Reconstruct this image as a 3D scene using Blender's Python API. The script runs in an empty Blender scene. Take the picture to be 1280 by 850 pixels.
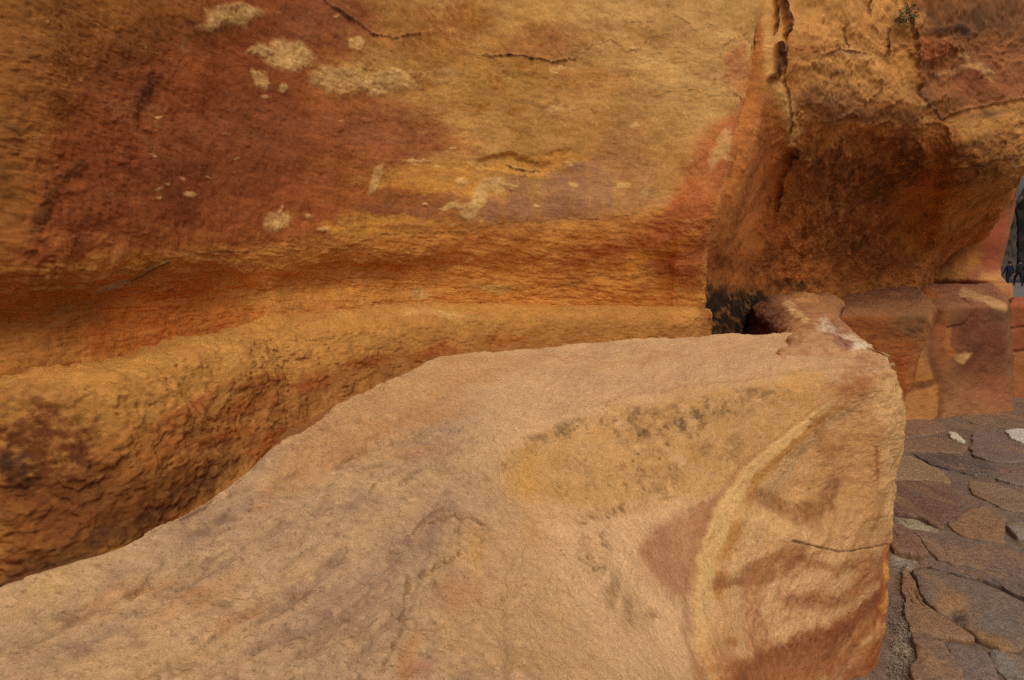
import bpy, math, random
import numpy as np
from mathutils import Vector
random.seed(4)
SC = bpy.context.scene
COL = SC.collection
F32 = np.float32
# ------------------------------------------------------------------ camera
CAM = np.array([0.0, 0.0, 1.65])
PITCH = math.radians(7.8)
FPX = 711.0                      # focal length in pixels of a 1280 px wide frame
FWD = np.array([0, math.cos(PITCH), -math.sin(PITCH)])
UP = np.array([0, math.sin(PITCH), math.cos(PITCH)])

def W(px, py, Y=None, z=None):
    """world point seen at frame position px,py at forward distance Y or on the level z"""
    d = np.array([(px - 640) / FPX, 0, 0]) + FWD + UP * ((425 - py) / FPX)
    if Y is None:
        t = (z - CAM[2]) / d[2]
    else:
        t = Y / d[1]
    return CAM + d * t

def project(P):
    r = P - CAM
    dep = np.maximum(r @ FWD, 0.03)
    return 640 + FPX * r[..., 0] / dep, 425 - FPX * (r @ UP) / dep

# ------------------------------------------------------------------ noise
rng = np.random.RandomState(11)
PERM = np.concatenate([rng.permutation(256)] * 3).astype(np.int32)
_g = rng.normal(size=(256, 3)); GRAD = (_g / np.linalg.norm(_g, axis=1)[:, None]).astype(F32)

def noise(P):
    P = np.asarray(P, F32)
    i = np.floor(P); f = (P - i).astype(F32)
    i = i.astype(np.int32) & 255
    u = f * f * f * (f * (f * 6 - 15) + 10)
    out = None
    def corner(a, b, c):
        h = PERM[PERM[PERM[i[:, 0] + a] + i[:, 1] + b] + i[:, 2] + c]
        g = GRAD[h]
        return g[:, 0] * (f[:, 0] - a) + g[:, 1] * (f[:, 1] - b) + g[:, 2] * (f[:, 2] - c)
    def lx(b, c):
        n0 = corner(0, b, c); n1 = corner(1, b, c)
        return n0 + u[:, 0] * (n1 - n0)
    a = lx(0, 0); b = lx(1, 0); y0 = a + u[:, 1] * (b - a)
    a = lx(0, 1); b = lx(1, 1); y1 = a + u[:, 1] * (b - a)
    return (y0 + u[:, 2] * (y1 - y0)) * 1.5          # roughly -1..1

def fbm(P, freq, octv=4, gain=0.5, lac=2.07, seed=0, stretch=(1, 1, 1)):
    Q = np.asarray(P, F32) * np.array(stretch, F32) * freq + F32(seed * 17.31)
    a = 1.0; s = 0; n = 0
    for _ in range(octv):
        n = n + a * noise(Q); s += a; a *= gain
        Q = Q * lac + 5.7
    return n / s

def ridged(P, freq, octv=4, seed=0, stretch=(1, 1, 1)):
    Q = np.asarray(P, F32) * np.array(stretch, F32) * freq + F32(seed * 9.7)
    a = 1.0; s = 0; n = 0
    for _ in range(octv):
        n = n + a * (1 - np.abs(noise(Q)) * 1.6); s += a; a *= 0.5
        Q = Q * 2.1 + 3.3
    return n / s

def sstep(a, b, x):
    t = np.clip((x - a) / (b - a), 0, 1)
    return t * t * (3 - 2 * t)

def terrace(n, k, sharp=0.75):
    t = n * k; fl = np.floor(t); fr = t - fl
    return (fl + sstep(sharp, 1.0, fr)) / k

def lin(c):
    c = np.array(c, float) / 255.0
    return np.where(c <= 0.04045, c / 12.92, ((c + 0.055) / 1.055) ** 2.4)

# ------------------------------------------------------------------ painter (stains and bedding of the rock, with relief that goes with them)
class Paint:
    def __init__(self, P, base, wf=4.0, wamp=14.0, pxy=None):
        self.P = P; self.N = len(P)
        self.px, self.py = project(P) if pxy is None else pxy
        self.c = np.tile(lin(base), (self.N, 1))
        self.d = np.zeros(self.N)
        self.wx = fbm(P, wf, 4, 0.6, seed=1) * wamp + fbm(P, wf * 6, 2, 0.5, seed=8) * wamp * .17
        self.wy = fbm(P, wf, 4, 0.6, seed=2) * wamp * 0.7 + fbm(P, wf * 6, 2, 0.5, seed=9) * wamp * .15
        self.wx += fbm(P, wf * 2.7, 3, 0.6, seed=13) * wamp * .42; self.wy += fbm(P, wf * 2.7, 3, 0.55, seed=14) * wamp * .34
        self.fine = fbm(P, wf * 6, 3, 0.6, seed=3)
        self.mid = fbm(P, wf * 1.7, 5, 0.66, seed=15)
    def box(self, xs, ys, pad):
        return np.nonzero((self.px > min(xs) - pad) & (self.px < max(xs) + pad) &
                          (self.py > min(ys) - pad) & (self.py < max(ys) + pad))[0]
    def put(self, idx, m, color=None, disp=0.0, breakup=0.0):
        if breakup:
            m = m * np.clip(1 + breakup * 2.2 * self.fine[idx], 0, 1.3)
        if color is not None:
            m = m * np.clip(.93 + .75 * self.mid[idx], .25, 1.1)
        m = np.clip(m, 0, 1)
        if color is not None:
            self.c[idx] += (lin(color) - self.c[idx]) * m[:, None]
        if disp:
            self.d[idx] += disp * m
    def field(self, m, color=None, disp=0.0):
        self.put(np.arange(self.N), m, color, disp)
    def ell(self, cx, cy, rx, ry, color=None, amt=1.0, rot=0, soft=0.35, warp=1.0, disp=0.0, breakup=0.0):
        R = max(rx, ry) * (1.3 + soft) + 20 * warp
        idx = self.box([cx - R, cx + R], [cy - R, cy + R], 0)
        if not len(idx): return
        x = self.px[idx] - cx + self.wx[idx] * warp; y = self.py[idx] - cy + self.wy[idx] * warp
        a = math.radians(rot); c, s = math.cos(a), math.sin(a)
        r = np.hypot((x * c + y * s) / rx, (-x * s + y * c) / ry)
        self.put(idx, amt * (1 - sstep(1 - soft, 1 + soft, r)), color, disp, breakup)
    def poly(self, pts, color=None, amt=1.0, soft=10, warp=1.0, disp=0.0, breakup=0.0, edge=None):
        pts = np.array(pts, float)
        idx = self.box(pts[:, 0], pts[:, 1], soft + 25 * warp + (40 if edge is not None else 0))
        if not len(idx): return
        x = self.px[idx] + self.wx[idx] * warp; y = self.py[idx] + self.wy[idx] * warp
        d = np.full(len(idx), 1e9); ins = np.zeros(len(idx), bool)
        for (x0, y0), (x1, y1) in zip(pts, np.roll(pts, -1, 0)):
            ex, ey = x1 - x0, y1 - y0
            t = np.clip(((x - x0) * ex + (y - y0) * ey) / (ex * ex + ey * ey + 1e-9), 0, 1)
            d = np.minimum(d, np.hypot(x - x0 - t * ex, y - y0 - t * ey))
            cond = (y0 > y) != (y1 > y)
            xi = x0 + (y - y0) / (ey if abs(ey) > 1e-9 else 1e-9) * ex
            ins ^= cond & (x < xi)
        sd = np.where(ins, d, -d)
        if edge is not None: sd = sd + edge[idx]
        self.put(idx, amt * sstep(-soft, soft, sd), color, disp, breakup)
    def line(self, pts, w, color=None, amt=1.0, soft=1.0, warp=0.35, disp=0.0, breakup=0.0):
        pts = np.array(pts, float)
        idx = self.box(pts[:, 0], pts[:, 1], w * 2 + 12)
        if not len(idx): return
        x = self.px[idx] + self.wx[idx] * warp; y = self.py[idx] + self.wy[idx] * warp
        d = np.full(len(idx), 1e9)
        for (x0, y0), (x1, y1) in zip(pts[:-1], pts[1:]):
            ex, ey = x1 - x0, y1 - y0
            t = np.clip(((x - x0) * ex + (y - y0) * ey) / (ex * ex + ey * ey + 1e-9), 0, 1)
            d = np.minimum(d, np.hypot(x - x0 - t * ex, y - y0 - t * ey))
        wv = w * np.clip(.75 + 1.1 * self.fine[idx], .25, 1.6) if w < 4 else w
        self.put(idx, amt * (1 - sstep(wv * (1 - soft * 0.6), wv * (1 + soft * 0.4), d)), color, disp, breakup)

# ------------------------------------------------------------------ mesh helpers
def crmat(n, t):
    M = np.zeros((len(t), n)); i = np.clip(np.floor(t).astype(int), 0, n - 2); f = t - i
    w = [-0.5 * f + f ** 2 - 0.5 * f ** 3, 1 - 2.5 * f ** 2 + 1.5 * f ** 3,
         0.5 * f + 2 * f ** 2 - 1.5 * f ** 3, -0.5 * f ** 2 + 0.5 * f ** 3]
    r = np.arange(len(t))
    for k in range(4):
        j = i + k - 1
        lo = j < 0; hi = j > n - 1; ok = ~(lo | hi)
        M[r[ok], j[ok]] += w[k][ok]
        M[r[lo], 0] += 2 * w[k][lo]; M[r[lo], 1] -= w[k][lo]
        M[r[hi], n - 1] += 2 * w[k][hi]; M[r[hi], n - 2] -= w[k][hi]
    return M

def even(ctrl, axis, M, mult=None):
    c = np.moveaxis(ctrl, axis, 0)
    mid = 0.5 * (c[1:] + c[:-1])
    L = (np.linalg.norm(c[1:] - c[:-1], axis=2) / np.maximum(np.linalg.norm(mid - CAM, axis=2), 0.4)).mean(1) + 1e-3
    if mult is not None:
        a, b = mult
        m = np.ones(len(L)); m[:len(a)] = a
        if b: m[-len(b):] = b
        L = L * m
    s = np.concatenate([[0], np.cumsum(L)])
    return np.interp(np.linspace(0, s[-1], M), s, np.arange(len(s)))

def loft(ctrl, M, N, mu=None, mv=None):
    ctrl = np.array(ctrl, float)
    A = crmat(ctrl.shape[0], even(ctrl, 0, M, mu)); B = crmat(ctrl.shape[1], even(ctrl, 1, N, mv))
    return np.einsum('ai,ijk,bj->abk', A, ctrl, B)

def grid_normals(G, sign):
    n = np.cross(np.gradient(G, axis=0), np.gradient(G, axis=1))
    n /= np.linalg.norm(n, axis=2)[..., None] + 1e-12
    return n * sign

def make_mesh(name, V, quads, mat, colors=None, parent=None, smooth=True):
    me = bpy.data.meshes.new(name)
    quads = np.ascontiguousarray(quads, np.int32); k = quads.shape[1]
    me.vertices.add(len(V)); me.vertices.foreach_set('co', np.ascontiguousarray(V, F32).ravel())
    me.loops.add(quads.size); me.loops.foreach_set('vertex_index', quads.ravel())
    me.polygons.add(len(quads)); me.polygons.foreach_set('loop_start', np.arange(0, quads.size, k, dtype=np.int32))
    me.polygons.foreach_set('loop_total', np.full(len(quads), k, np.int32))
    if smooth: me.polygons.foreach_set('use_smooth', np.ones(len(quads), bool))
    if colors is not None:
        ca = me.color_attributes.new('Col', 'FLOAT_COLOR', 'POINT')
        ca.data.foreach_set('color', np.concatenate([np.clip(colors, 0.004, 0.85), np.ones((len(V), 1))], 1).astype(F32).ravel())
    me.update(); me.validate()
    me.materials.append(mat)
    o = bpy.data.objects.new(name, me); COL.objects.link(o)
    if parent: o.parent = parent
    return o

def grid_quads(M, N, wrap=False):
    i = np.arange(M * N).reshape(M, N)
    if wrap:
        j = np.concatenate([i, i[:, :1]], 1)
    else:
        j = i
    return np.stack([j[:-1, :-1], j[1:, :-1], j[1:, 1:], j[:-1, 1:]], -1).reshape(-1, 4)

def tag(o, label=None, cat=None, group=None, kind=None):
    if label: o['label'] = label
    if cat: o['category'] = cat
    if group: o['group'] = group
    if kind: o['kind'] = kind
    return o

# ------------------------------------------------------------------ materials
def rock_mat(name, grain=0.22, bump=0.25, scale=1.0, rough=0.93, gain=(1, 1, 1), lam=.6, grit=.55, spec=.18):
    m = bpy.data.materials.new(name); m.use_nodes = True
    nt = m.node_tree; N = nt.nodes; L = nt.links
    b = N['Principled BSDF']; b.inputs['Roughness'].default_value = rough
    b.inputs['Specular IOR Level'].default_value = spec
    at = N.new('ShaderNodeAttribute'); at.attribute_name = 'Col'
    tc = N.new('ShaderNodeTexCoord')
    def tex(sc, det, rgh, vec=None, dist=0.0):
        n = N.new('ShaderNodeTexNoise'); n.inputs['Scale'].default_value = sc; n.inputs['Detail'].default_value = det
        n.inputs['Roughness'].default_value = rgh; n.inputs['Distortion'].default_value = dist
        L.new(vec or tc.outputs['Object'], n.inputs['Vector']); return n.outputs['Fac']
    def math_(op, a, b):
        n = N.new('ShaderNodeMath'); n.operation = op
        for k, v in enumerate((a, b)):
            if isinstance(v, (int, float)): n.inputs[k].default_value = v
            else: L.new(v, n.inputs[k])
        return n.outputs[0]
    mp = N.new('ShaderNodeMapping'); mp.inputs['Scale'].default_value = (.35, .35, 1.5); mp.inputs['Rotation'].default_value = (0.06, -0.09, 0)
    L.new(tc.outputs['Object'], mp.inputs['Vector'])
    f1 = tex(240 * scale, 3, .7); f2 = tex(46 * scale, 7, .68, None, .3); f3 = tex(42 * scale, 6, .7, mp.outputs['Vector'], .6)
    ad_ = math_('ADD', math_('MULTIPLY', f1, grit), math_('ADD', math_('MULTIPLY', f2, 2.0 - grit - lam), math_('MULTIPLY', f3, lam)))
    class _A: outputs = [ad_]
    ad = _A
    mr = N.new('ShaderNodeMapRange'); mr.inputs['From Min'].default_value = 0.6; mr.inputs['From Max'].default_value = 1.4
    mr.inputs['To Min'].default_value = 1 - 1.6 * grain; mr.inputs['To Max'].default_value = 1 + 1.6 * grain
    L.new(ad.outputs[0], mr.inputs['Value'])
    # sparse dark grains and pits
    vo = N.new('ShaderNodeTexNoise'); vo.inputs['Scale'].default_value = 95 * scale; vo.inputs['Detail'].default_value = 2
    L.new(tc.outputs['Object'], vo.inputs['Vector'])
    pr = N.new('ShaderNodeMapRange'); pr.inputs['From Min'].default_value = .61; pr.inputs['From Max'].default_value = .68
    pr.inputs['To Min'].default_value = 1; pr.inputs['To Max'].default_value = .70; L.new(vo.outputs['Fac'], pr.inputs['Value'])
    mr_ = math_('MULTIPLY', mr.outputs['Result'], pr.outputs['Result'])
    class _B: outputs = {'Result': mr_}
    mr = _B
    mx = N.new('ShaderNodeMix'); mx.data_type = 'RGBA'; mx.blend_type = 'MULTIPLY'; mx.inputs['Factor'].default_value = 1
    L.new(at.outputs['Color'], mx.inputs['A']); L.new(mr.outputs['Result'], mx.inputs['B'])
    mg = N.new('ShaderNodeMix'); mg.data_type = 'RGBA'; mg.blend_type = 'MULTIPLY'; mg.inputs['Factor'].default_value = 1
    L.new(mx.outputs['Result'], mg.inputs['A']); mg.inputs['B'].default_value = (*gain, 1)
    L.new(mg.outputs['Result'], b.inputs['Base Color'])
    bp = N.new('ShaderNodeBump'); bp.inputs['Strength'].default_value = bump; bp.inputs['Distance'].default_value = 0.022 / scale
    L.new(ad.outputs[0], bp.inputs['Height']); L.new(bp.outputs['Normal'], b.inputs['Normal'])
    return m

def plain_mat(name, rgb, rough=0.8, var=0.25, scale=8):
    m = bpy.data.materials.new(name); m.use_nodes = True
    nt = m.node_tree; N = nt.nodes; L = nt.links
    b = N['Principled BSDF']; b.inputs['Roughness'].default_value = rough; b.inputs['Specular IOR Level'].default_value = 0.2
    tc = N.new('ShaderNodeTexCoord'); n1 = N.new('ShaderNodeTexNoise'); n1.inputs['Scale'].default_value = scale; n1.inputs['Detail'].default_value = 6
    L.new(tc.outputs['Object'], n1.inputs['Vector'])
    r = N.new('ShaderNodeValToRGB'); r.color_ramp.elements[0].position = 0.3; r.color_ramp.elements[1].position = 0.7
    r.color_ramp.elements[0].color = (*[c * (1 - var) for c in rgb], 1); r.color_ramp.elements[1].color = (*[c * (1 + var) for c in rgb], 1)
    L.new(n1.outputs['Fac'], r.inputs['Fac']); L.new(r.outputs['Color'], b.inputs['Base Color'])
    return m

G_ = 1.0
M_ROCK = rock_mat('sandstone', 0.25, 0.11, lam=.5, grit=.75)
M_BLD = rock_mat('pale_sandstone', 0.22, 0.17, 1.35, lam=.0, grit=1.1)
M_PAVE = rock_mat('paving_stone', 0.28, 0.45, 1.0, 0.45, spec=.5, lam=0)

def finish_grid(name, G, paint_fn, mat, sign, parent=None, wrap=False):
    M, N, _ = G.shape
    P = G.reshape(-1, 3)
    n = grid_normals(G, sign).reshape(-1, 3)
    col, disp = paint_fn(P, n)
    V = P + n * disp[:, None]
    q = grid_quads(M, N, wrap)
    if sign < 0: q = q[:, ::-1]
    return make_mesh(name, V, q, mat, col, parent)

def bedded(p, P, amp=1.0, tilt=(0.10, 0.0), seed=0, freq=1.0, strength=0.35, stretch=3.5, cols=None):
    """colour bands along the bedding planes and weathering mottling"""
    Q = P.copy(); Q[:, 2] = P[:, 2] + tilt[0] * P[:, 0] + tilt[1] * P[:, 1]
    n = fbm(Q, 3.0 * freq, 5, 0.6, seed=seed + 21, stretch=(1 / stretch, 1 / stretch, 1.0))
    f = fbm(Q, 14 * freq, 4, 0.6, seed=seed + 22, stretch=(1 / stretch, 1 / stretch, 1.6))
    k = (1 + strength * n + 0.5 * strength * f)
    p.c *= np.clip(k, 0.35, 1.7)[:, None]
    return n, f

# ================================================================== main cliff
def wall_ctrl():
    rows = []
    T = [  # px, Y by row, (bulge py, under py, base py)
        (-350, [1.7, 1.45, 1.30, 1.25, 1.20, 1.16, 1.25, 1.20], (345, 430, 526)),
        (0,    [2.0, 1.82, 1.66, 1.58, 1.52, 1.47, 1.53, 1.50], (330, 400, 485)),
        (120,  [2.3, 2.10, 1.95, 1.88, 1.80, 1.73, 1.80, 1.75], (318, 388, 462)),
        (300,  [3.0, 2.80, 2.65, 2.55, 2.45, 2.36, 2.45, 2.39], (308, 366, 412)),
        (400,  [3.4, 3.20, 3.05, 2.95, 2.87, 2.78, 2.90, 2.86], (300, 355, 393)),
        (540,  [4.0, 3.80, 3.60, 3.52, 3.44, 3.36, 3.47, 3.48], (290, 350, 383)),
        (700,  [4.3, 4.10, 3.95, 3.88, 3.80, 3.72, 3.83, 3.88], (278, 345, 383)),
        (820,  [4.4, 4.15, 4.00, 3.95, 3.86, 3.79, 3.89, 3.98], (268, 340, 386))]
    for px, Y, (b, u, s) in T:
        pys = [-700, -250, 0, 110, 210, b, u, s]
        c = [W(px, py, y) for py, y in zip(pys, Y)]
        rows.append(c)
    pxs = [968, 960, 947, 938, 912, 898, 882, 880]; pys = [-700, -250, 0, 110, 210, 265, 330, 386]
    Y = [4.5, 4.25, 4.1, 4.0, 3.85, 3.76, 3.86, 4.0]
    cor = [W(a, b, y) for a, b, y in zip(pxs, pys, Y)]
    near = [W(a - 34, b, y - 0.03) for a, b, y in zip(pxs, pys, Y)]
    cor = [W(a, b, y + .05) for a, b, y in zip(pxs, pys, Y)]
    rows.append(near); rows.append(cor)
    rows.append([c + np.array([0.03, 0.30, 0]) for c in cor])
    rows.append([c + np.array([-0.1, 1.6, 0]) for c in cor])
    left = [c + np.array([-0.05, -0.9, 0]) for c in rows[0]]
    left2 = [c + np.array([-0.1, -3.2, 0]) for c in rows[0]]
    rows = [left2, left] + rows
    out = []
    for r in rows:
        b = r[-1]
        top = r[0] + np.array([-0.6, 3.0, 0.6]) if r is not left2 else r[0] + np.array([-3, 0, .6])
        out.append([top] + r + [b + np.array([0, 0.03, -0.25])])
    return out

def paint_wall(P, n):
    p = Paint(P, (170, 108, 48), wf=5.0, wamp=16)
    px, py = p.px, p.py
    big = fbm(P, 1.6, 4, 0.55, seed=5)
    med = fbm(P, 6, 5, 0.6, seed=6)
    lamE = fbm(np.stack([P[:, 0] * .35, P[:, 1] * .35, P[:, 2] + .06 * P[:, 0]], 1), 7, 6, .68, seed=46, stretch=(.6, .6, 2.0)) * 60
    # upper tan face
    p.poly([(430, -400), (1000, -400), (990, 90), (930, 150), (890, 215), (850, 262), (700, 270), (600, 235), (470, 215), (560, 180), (470, 125), (400, 95), (455, 50), (410, 0)], (198, 150, 84), 1, 26, edge=lamE * .7)
    p.poly([(720, -300), (960, -300), (940, 130), (900, 170), (780, 165), (700, 100)], (204, 160, 98), .8, 40)
    p.ell(600, 75, 110, 50, (186, 136, 68), .8, 0, .6)
    p.ell(520, 40, 70, 35, (166, 106, 52), .7, 20, .6, breakup=.8)
    p.ell(560, 30, 50, 25, (150, 92, 44), .6, 0, .6, breakup=1)
    p.ell(680, 55, 60, 22, (170, 108, 62), .7, -10, .5, breakup=.6)
    p.ell(740, 100, 70, 20, (176, 118, 58), .7, 5, .6)
    p.ell(790, 200, 70, 60, (178, 124, 70), .6, 20, .7)
    p.ell(700, 160, 90, 50, (172, 122, 66), .6, 0, .7, breakup=.5)
    # deep red band
    red = [(-400, 60), (60, 40), (210, 30), (330, -60), (440, -60), (470, 40), (400, 70), (420, 112), (500, 135), (570, 180), (470, 205), (430, 225), (530, 250), (470, 300), (300, 318), (120, 325), (30, 335), (-400, 360)]
    p.poly(red, (164, 90, 46), 1, 48, 1.5, edge=lamE * 1.3)
    p.poly(red, (136, 68, 34), .6, 60, 1.5, edge=lamE * 1.2 - 42)
    p.ell(200, 215, 150, 60, (118, 62, 36), .7, -15, .8, 1.3, breakup=.2)
    p.ell(330, 170, 120, 70, (142, 82, 48), .6, 5, .8, 1.5)
    p.ell(400, 30, 60, 35, (138, 82, 52), .7, 0, .5)
    p.ell(480, 165, 70, 34, (142, 88, 54), .7, 8, .7, 1.5, breakup=.5)
    p.ell(515, 262, 60, 22, (142, 90, 56), .7, 0, .5, breakup=.7)
    p.ell(140, 120, 70, 60, (112, 60, 34), .5, -40, .7)
    # left rough ochre column
    p.poly([(-600, -500), (250, -500), (215, 10), (120, 70), (70, 170), (40, 270), (10, 330), (-600, 420)], (150, 96, 44), .85, 30)
    p.poly([(-600, -300), (40, -300), (60, 60), (20, 240), (-60, 330), (-600, 330)], (130, 84, 40), .6, 40, breakup=.8)
    p.poly([(180, 20), (260, 15), (330, 40), (260, 60), (190, 80), (120, 120), (110, 90)], (110, 66, 32), .6, 18, breakup=.6)
    # grey purple band with drips above the bulge
    p.poly([(570, 225), (640, 220), (720, 205), (770, 180), (820, 195), (850, 250), (800, 270), (690, 275), (590, 282), (560, 250)], (166, 118, 76), .65, 16, 1.2, breakup=.3, edge=lamE * .25)
    for x0, w, y0 in ((610, 10, 225), (640, 8, 222), (655, 7, 215), (690, 12, 215), (705, 8, 200), (725, 9, 205), (745, 8, 200), (760, 6, 215)):
        p.line([(x0, y0), (x0 + 3, 272)], w, (150, 106, 84), .55, 1, .25)
    # orange undercut
    p.poly([(110, 322), (300, 312), (430, 300), (600, 287), (700, 274), (800, 268), (860, 250), (890, 300), (890, 400), (560, 395), (380, 395), (100, 470), (70, 440), (180, 400)], (212, 146, 72), 1, 12)
    st = fbm(np.stack([P[:, 0] * .9 - P[:, 2] * 1.5, P[:, 1] * .3, P[:, 2] * 2.2 + P[:, 0] * .5], 1), 5, 5, .62, seed=31)
    m = sstep(282, 305, py + (px - 500) * 0.07)
    p.field(m * np.clip(st * 1.6, 0, 1) * .55, (166, 88, 40))
    p.field(m * np.clip(-st * 1.6, 0, 1) * .5, (214, 146, 66))
    p.ell(470, 335, 110, 14, (166, 90, 52), .55, -8, .7, breakup=.4)
    p.ell(240, 352, 60, 24, (150, 82, 44), .6, -15, .6)
    p.ell(770, 310, 80, 18, (172, 88, 44), .5, -14, .7, breakup=.5)
    p.poly([(80, 415), (130, 372), (260, 352), (330, 392), (300, 412), (190, 440), (110, 450)], (194, 110, 46), .85, 10)
    p.ell(600, 372, 60, 12, (190, 118, 48), .6, 0, .6)
    p.ell(620, 362, 30, 5, (176, 150, 90), .5, 0, .6, breakup=.7)
    p.ell(525, 367, 12, 7, (200, 170, 110), .6, 20, .6, breakup=.7)
    # dark brown recess at the far left
    p.poly([(-300, 345), (60, 340), (180, 335), (240, 325), (170, 365), (110, 400), (60, 415), (-30, 430), (-300, 470)], (162, 106, 54), .8, 22)
    p.ell(110, 330, 60, 9, (190, 130, 60), .7, -2, .5)
    p.poly([(-200, 440), (20, 425), (60, 415), (66, 440), (100, 470), (60, 500), (-200, 540)], (184, 122, 60), .9, 7)
    p.line([(112, 362), (125, 358), (140, 356), (160, 350)], 4, (176, 150, 118), .9, .8, .3, 0.006, breakup=.6)
    # reddish sweep beside the corner
    p.poly([(915, 140), (945, 120), (930, 190), (905, 260), (886, 330), (870, 352), (820, 345), (800, 300), (838, 252), (858, 205), (880, 160)], (178, 104, 58), .95, 11, 1)
    p.poly([(905, 70), (930, 50), (938, 90), (936, 120), (922, 118), (905, 95)], (182, 116, 74), .85, 6, .7)
    p.ell(850, 275, 40, 14, (150, 78, 44), .5, -30, .6)
    p.ell(868, 330, 26, 20, (186, 112, 62), .6, 0, .6)
    p.ell(901, 185, 8, 26, (202, 156, 98), .9, 22, .4, .5); p.ell(850, 290, 70, 26, (182, 104, 54), .4, -35, .8, 1.4, breakup=.5)
    p.ell(820, 315, 60, 7, (206, 140, 44), .6, -25, .6)
    p.line([(945, 60), (935, 140), (912, 220), (893, 285), (883, 335)], 6, (200, 132, 72), .6, 1, .2)
    # ochre patches
    for cx, cy, rx, ry, r in ((480, 222, 22, 9, -30), (560, 215, 60, 12, 3), (660, 207, 50, 14, 0), (600, 240, 28, 12, 0), (450, 278, 26, 14, 10), (545, 232, 90, 8, 3), (500, 275, 60, 6, 2), (700, 195, 45, 8, 0), (480, 290, 40, 6, 0), (430, 290, 30, 7, 20)):
        p.ell(cx, cy, rx, ry, (196, 138, 62), .8, r, .4, .8, 0.004, breakup=.35)
    # pale scars where flakes came off
    for cx, cy, rx, ry, r in ((285, 22, 36, 12, -8), (265, 30, 20, 7, -20), (356, 66, 38, 17, 6), (325, 64, 14, 6, 10), (376, 74, 20, 12, 0), (326, 100, 13, 10, 20), (355, 109, 6, 5, 0), (436, 98, 38, 16, 4), (480, 104, 40, 13, 0), (520, 98, 40, 12, -5), (349, 276, 17, 12, 0), (235, 244, 9, 3.5, 5), (388, 270, 5, 2.5, 0), (405, 286, 9, 2.5, -10), (445, 55, 10, 8, 30), (195, 249, 3, 2, 0), (468, 224, 6, 20, 25), (520, 200, 22, 3, -5), (597, 250, 9, 20, 20), (618, 232, 16, 8, 0), (575, 228, 8, 5, 0), (670, 258, 5, 3, 0), (778, 231, 9, 4, 0), (718, 229, 6, 3, 0), (640, 232, 10, 3, 0), (534, 254, 3, 2, 0), (560, 262, 14, 4, 0), (585, 265, 12, 10, 0)):
        p.ell(cx, cy, rx, ry, (208, 166, 104), .88, r, .28, 1.2 if rx > 12 else .5, -0.006, breakup=.4)
    rs = random.Random(5)
    for i in range(36):
        p.ell(rs.gauss(420, 190), rs.uniform(15, 295), rs.uniform(1, 4.5), rs.uniform(.8, 2.2), (212, 170, 108), rs.uniform(.4, .9), rs.uniform(-20, 15), .3, .3, -.002)
    p.ell(640, 205, 48, 10, None, 1, 4, .3, .8, 0.022)
    p.ell(700, 190, 16, 5, (170, 112, 50), .8, -10, .4, .8, 0.012)
    for cx, cy, r in ((605, 133, 11), (642, 136, 9), (535, 100, 18), (622, 105, 12), (590, 20, 26), (650, 85, 7)):
        p.ell(cx, cy, r, r * .8, (160, 100, 42), .75, 0, .5, 1, 0.006, breakup=.8)
    # cracks
    dk = (58, 36, 22)
    for pts, w in (([(408, -6), (416, 8), (430, 20), (445, 27), (464, 41)], 3.2), ([(464, 41), (490, 46), (520, 44)], 1.6), ([(600, 70), (650, 70), (665, 74), (690, 77), (718, 72)], 2.3), ([(718, 72), (735, 60), (760, 49), (778, 58), (785, 63), (800, 58), (812, 45), (838, 43)], 1.4), ([(632, 207), (655, 212), (676, 210)], 1.6), ([(415, 318), (450, 302), (480, 292), (530, 291), (592, 287)], 1.3), ([(592, 287), (640, 278), (700, 272), (770, 271), (800, 266)], 1.0), ([(690, 360), (720, 352), (752, 346), (800, 347), (840, 342)], 1.3), ([(900, 72), (905, 55), (915, 50), (930, 42), (938, 55), (942, 70)], 1.2), ([(895, 95), (908, 108), (925, 120), (935, 135)], 1.2), ([(165, 350), (182, 340), (205, 328)], 2.0), ([(188, 352), (200, 362), (215, 360)], 1.5), ([(120, 345), (180, 330), (230, 318), (310, 312)], 1.2), ([(760, 20), (790, 30), (840, 20), (870, 40), (890, 30)], .9), ([(820, 120), (870, 112), (910, 118)], .9)):
        p.line(pts, w * .9, dk, .75 if w > 1.5 else .5, 1, .55, -0.010 if w > 1.5 else -.004, breakup=.55)
    p.line([(95, 205), (60, 235), (38, 290)], 9, (92, 54, 30), .6, 1.2, 1, -.01, breakup=.7); p.line([(190, 95), (175, 120), (165, 140)], 10, (84, 48, 28), .6, 1.2, 1, -.01, breakup=.7)
    p.ell(690, 90, 40, 7, None, 1, 0, .5, .5, -0.006)
    # bedding laminae of the red band: fine horizontal lines
    lam = fbm(np.stack([P[:, 0] * .5, P[:, 1] * .5, P[:, 2] + .06 * P[:, 0]], 1), 16, 4, .7, seed=41, stretch=(.35, .35, 2.2))
    inred = np.clip(1 - sstep(420, 820, px), 0, 1) * sstep(20, 90, py) * (1 - sstep(285, 315, py))
    bn, bf = bedded(p, P, seed=1, strength=.20)
    p.c *= (1 + (.12 + .22 * inred) * lam)[:, None]
    p.c *= np.clip(1 + .30 * med + .16 * big, .4, 1.7)[:, None]
    hue = fbm(P, 5, 5, .68, seed=47); hm = 1 - inred * .6
    p.field(sstep(.12, .5, hue) * .35 * hm, (212, 160, 92)); p.field(sstep(.15, .5, -hue) * .35 * hm, (150, 88, 44))
    fl2 = sstep(.30, .36, fbm(P, 7, 5, .62, seed=48, stretch=(.8, .8, 1.4))) * sstep(420, 700, px) * (1 - sstep(230, 290, py))
    p.field(fl2 * .55, (222, 178, 112), .003)
    sp = fbm(P, 45, 3, .6, seed=44)
    p.c *= np.clip(1 + .22 * sp, .5, 1.6)[:, None]
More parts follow.
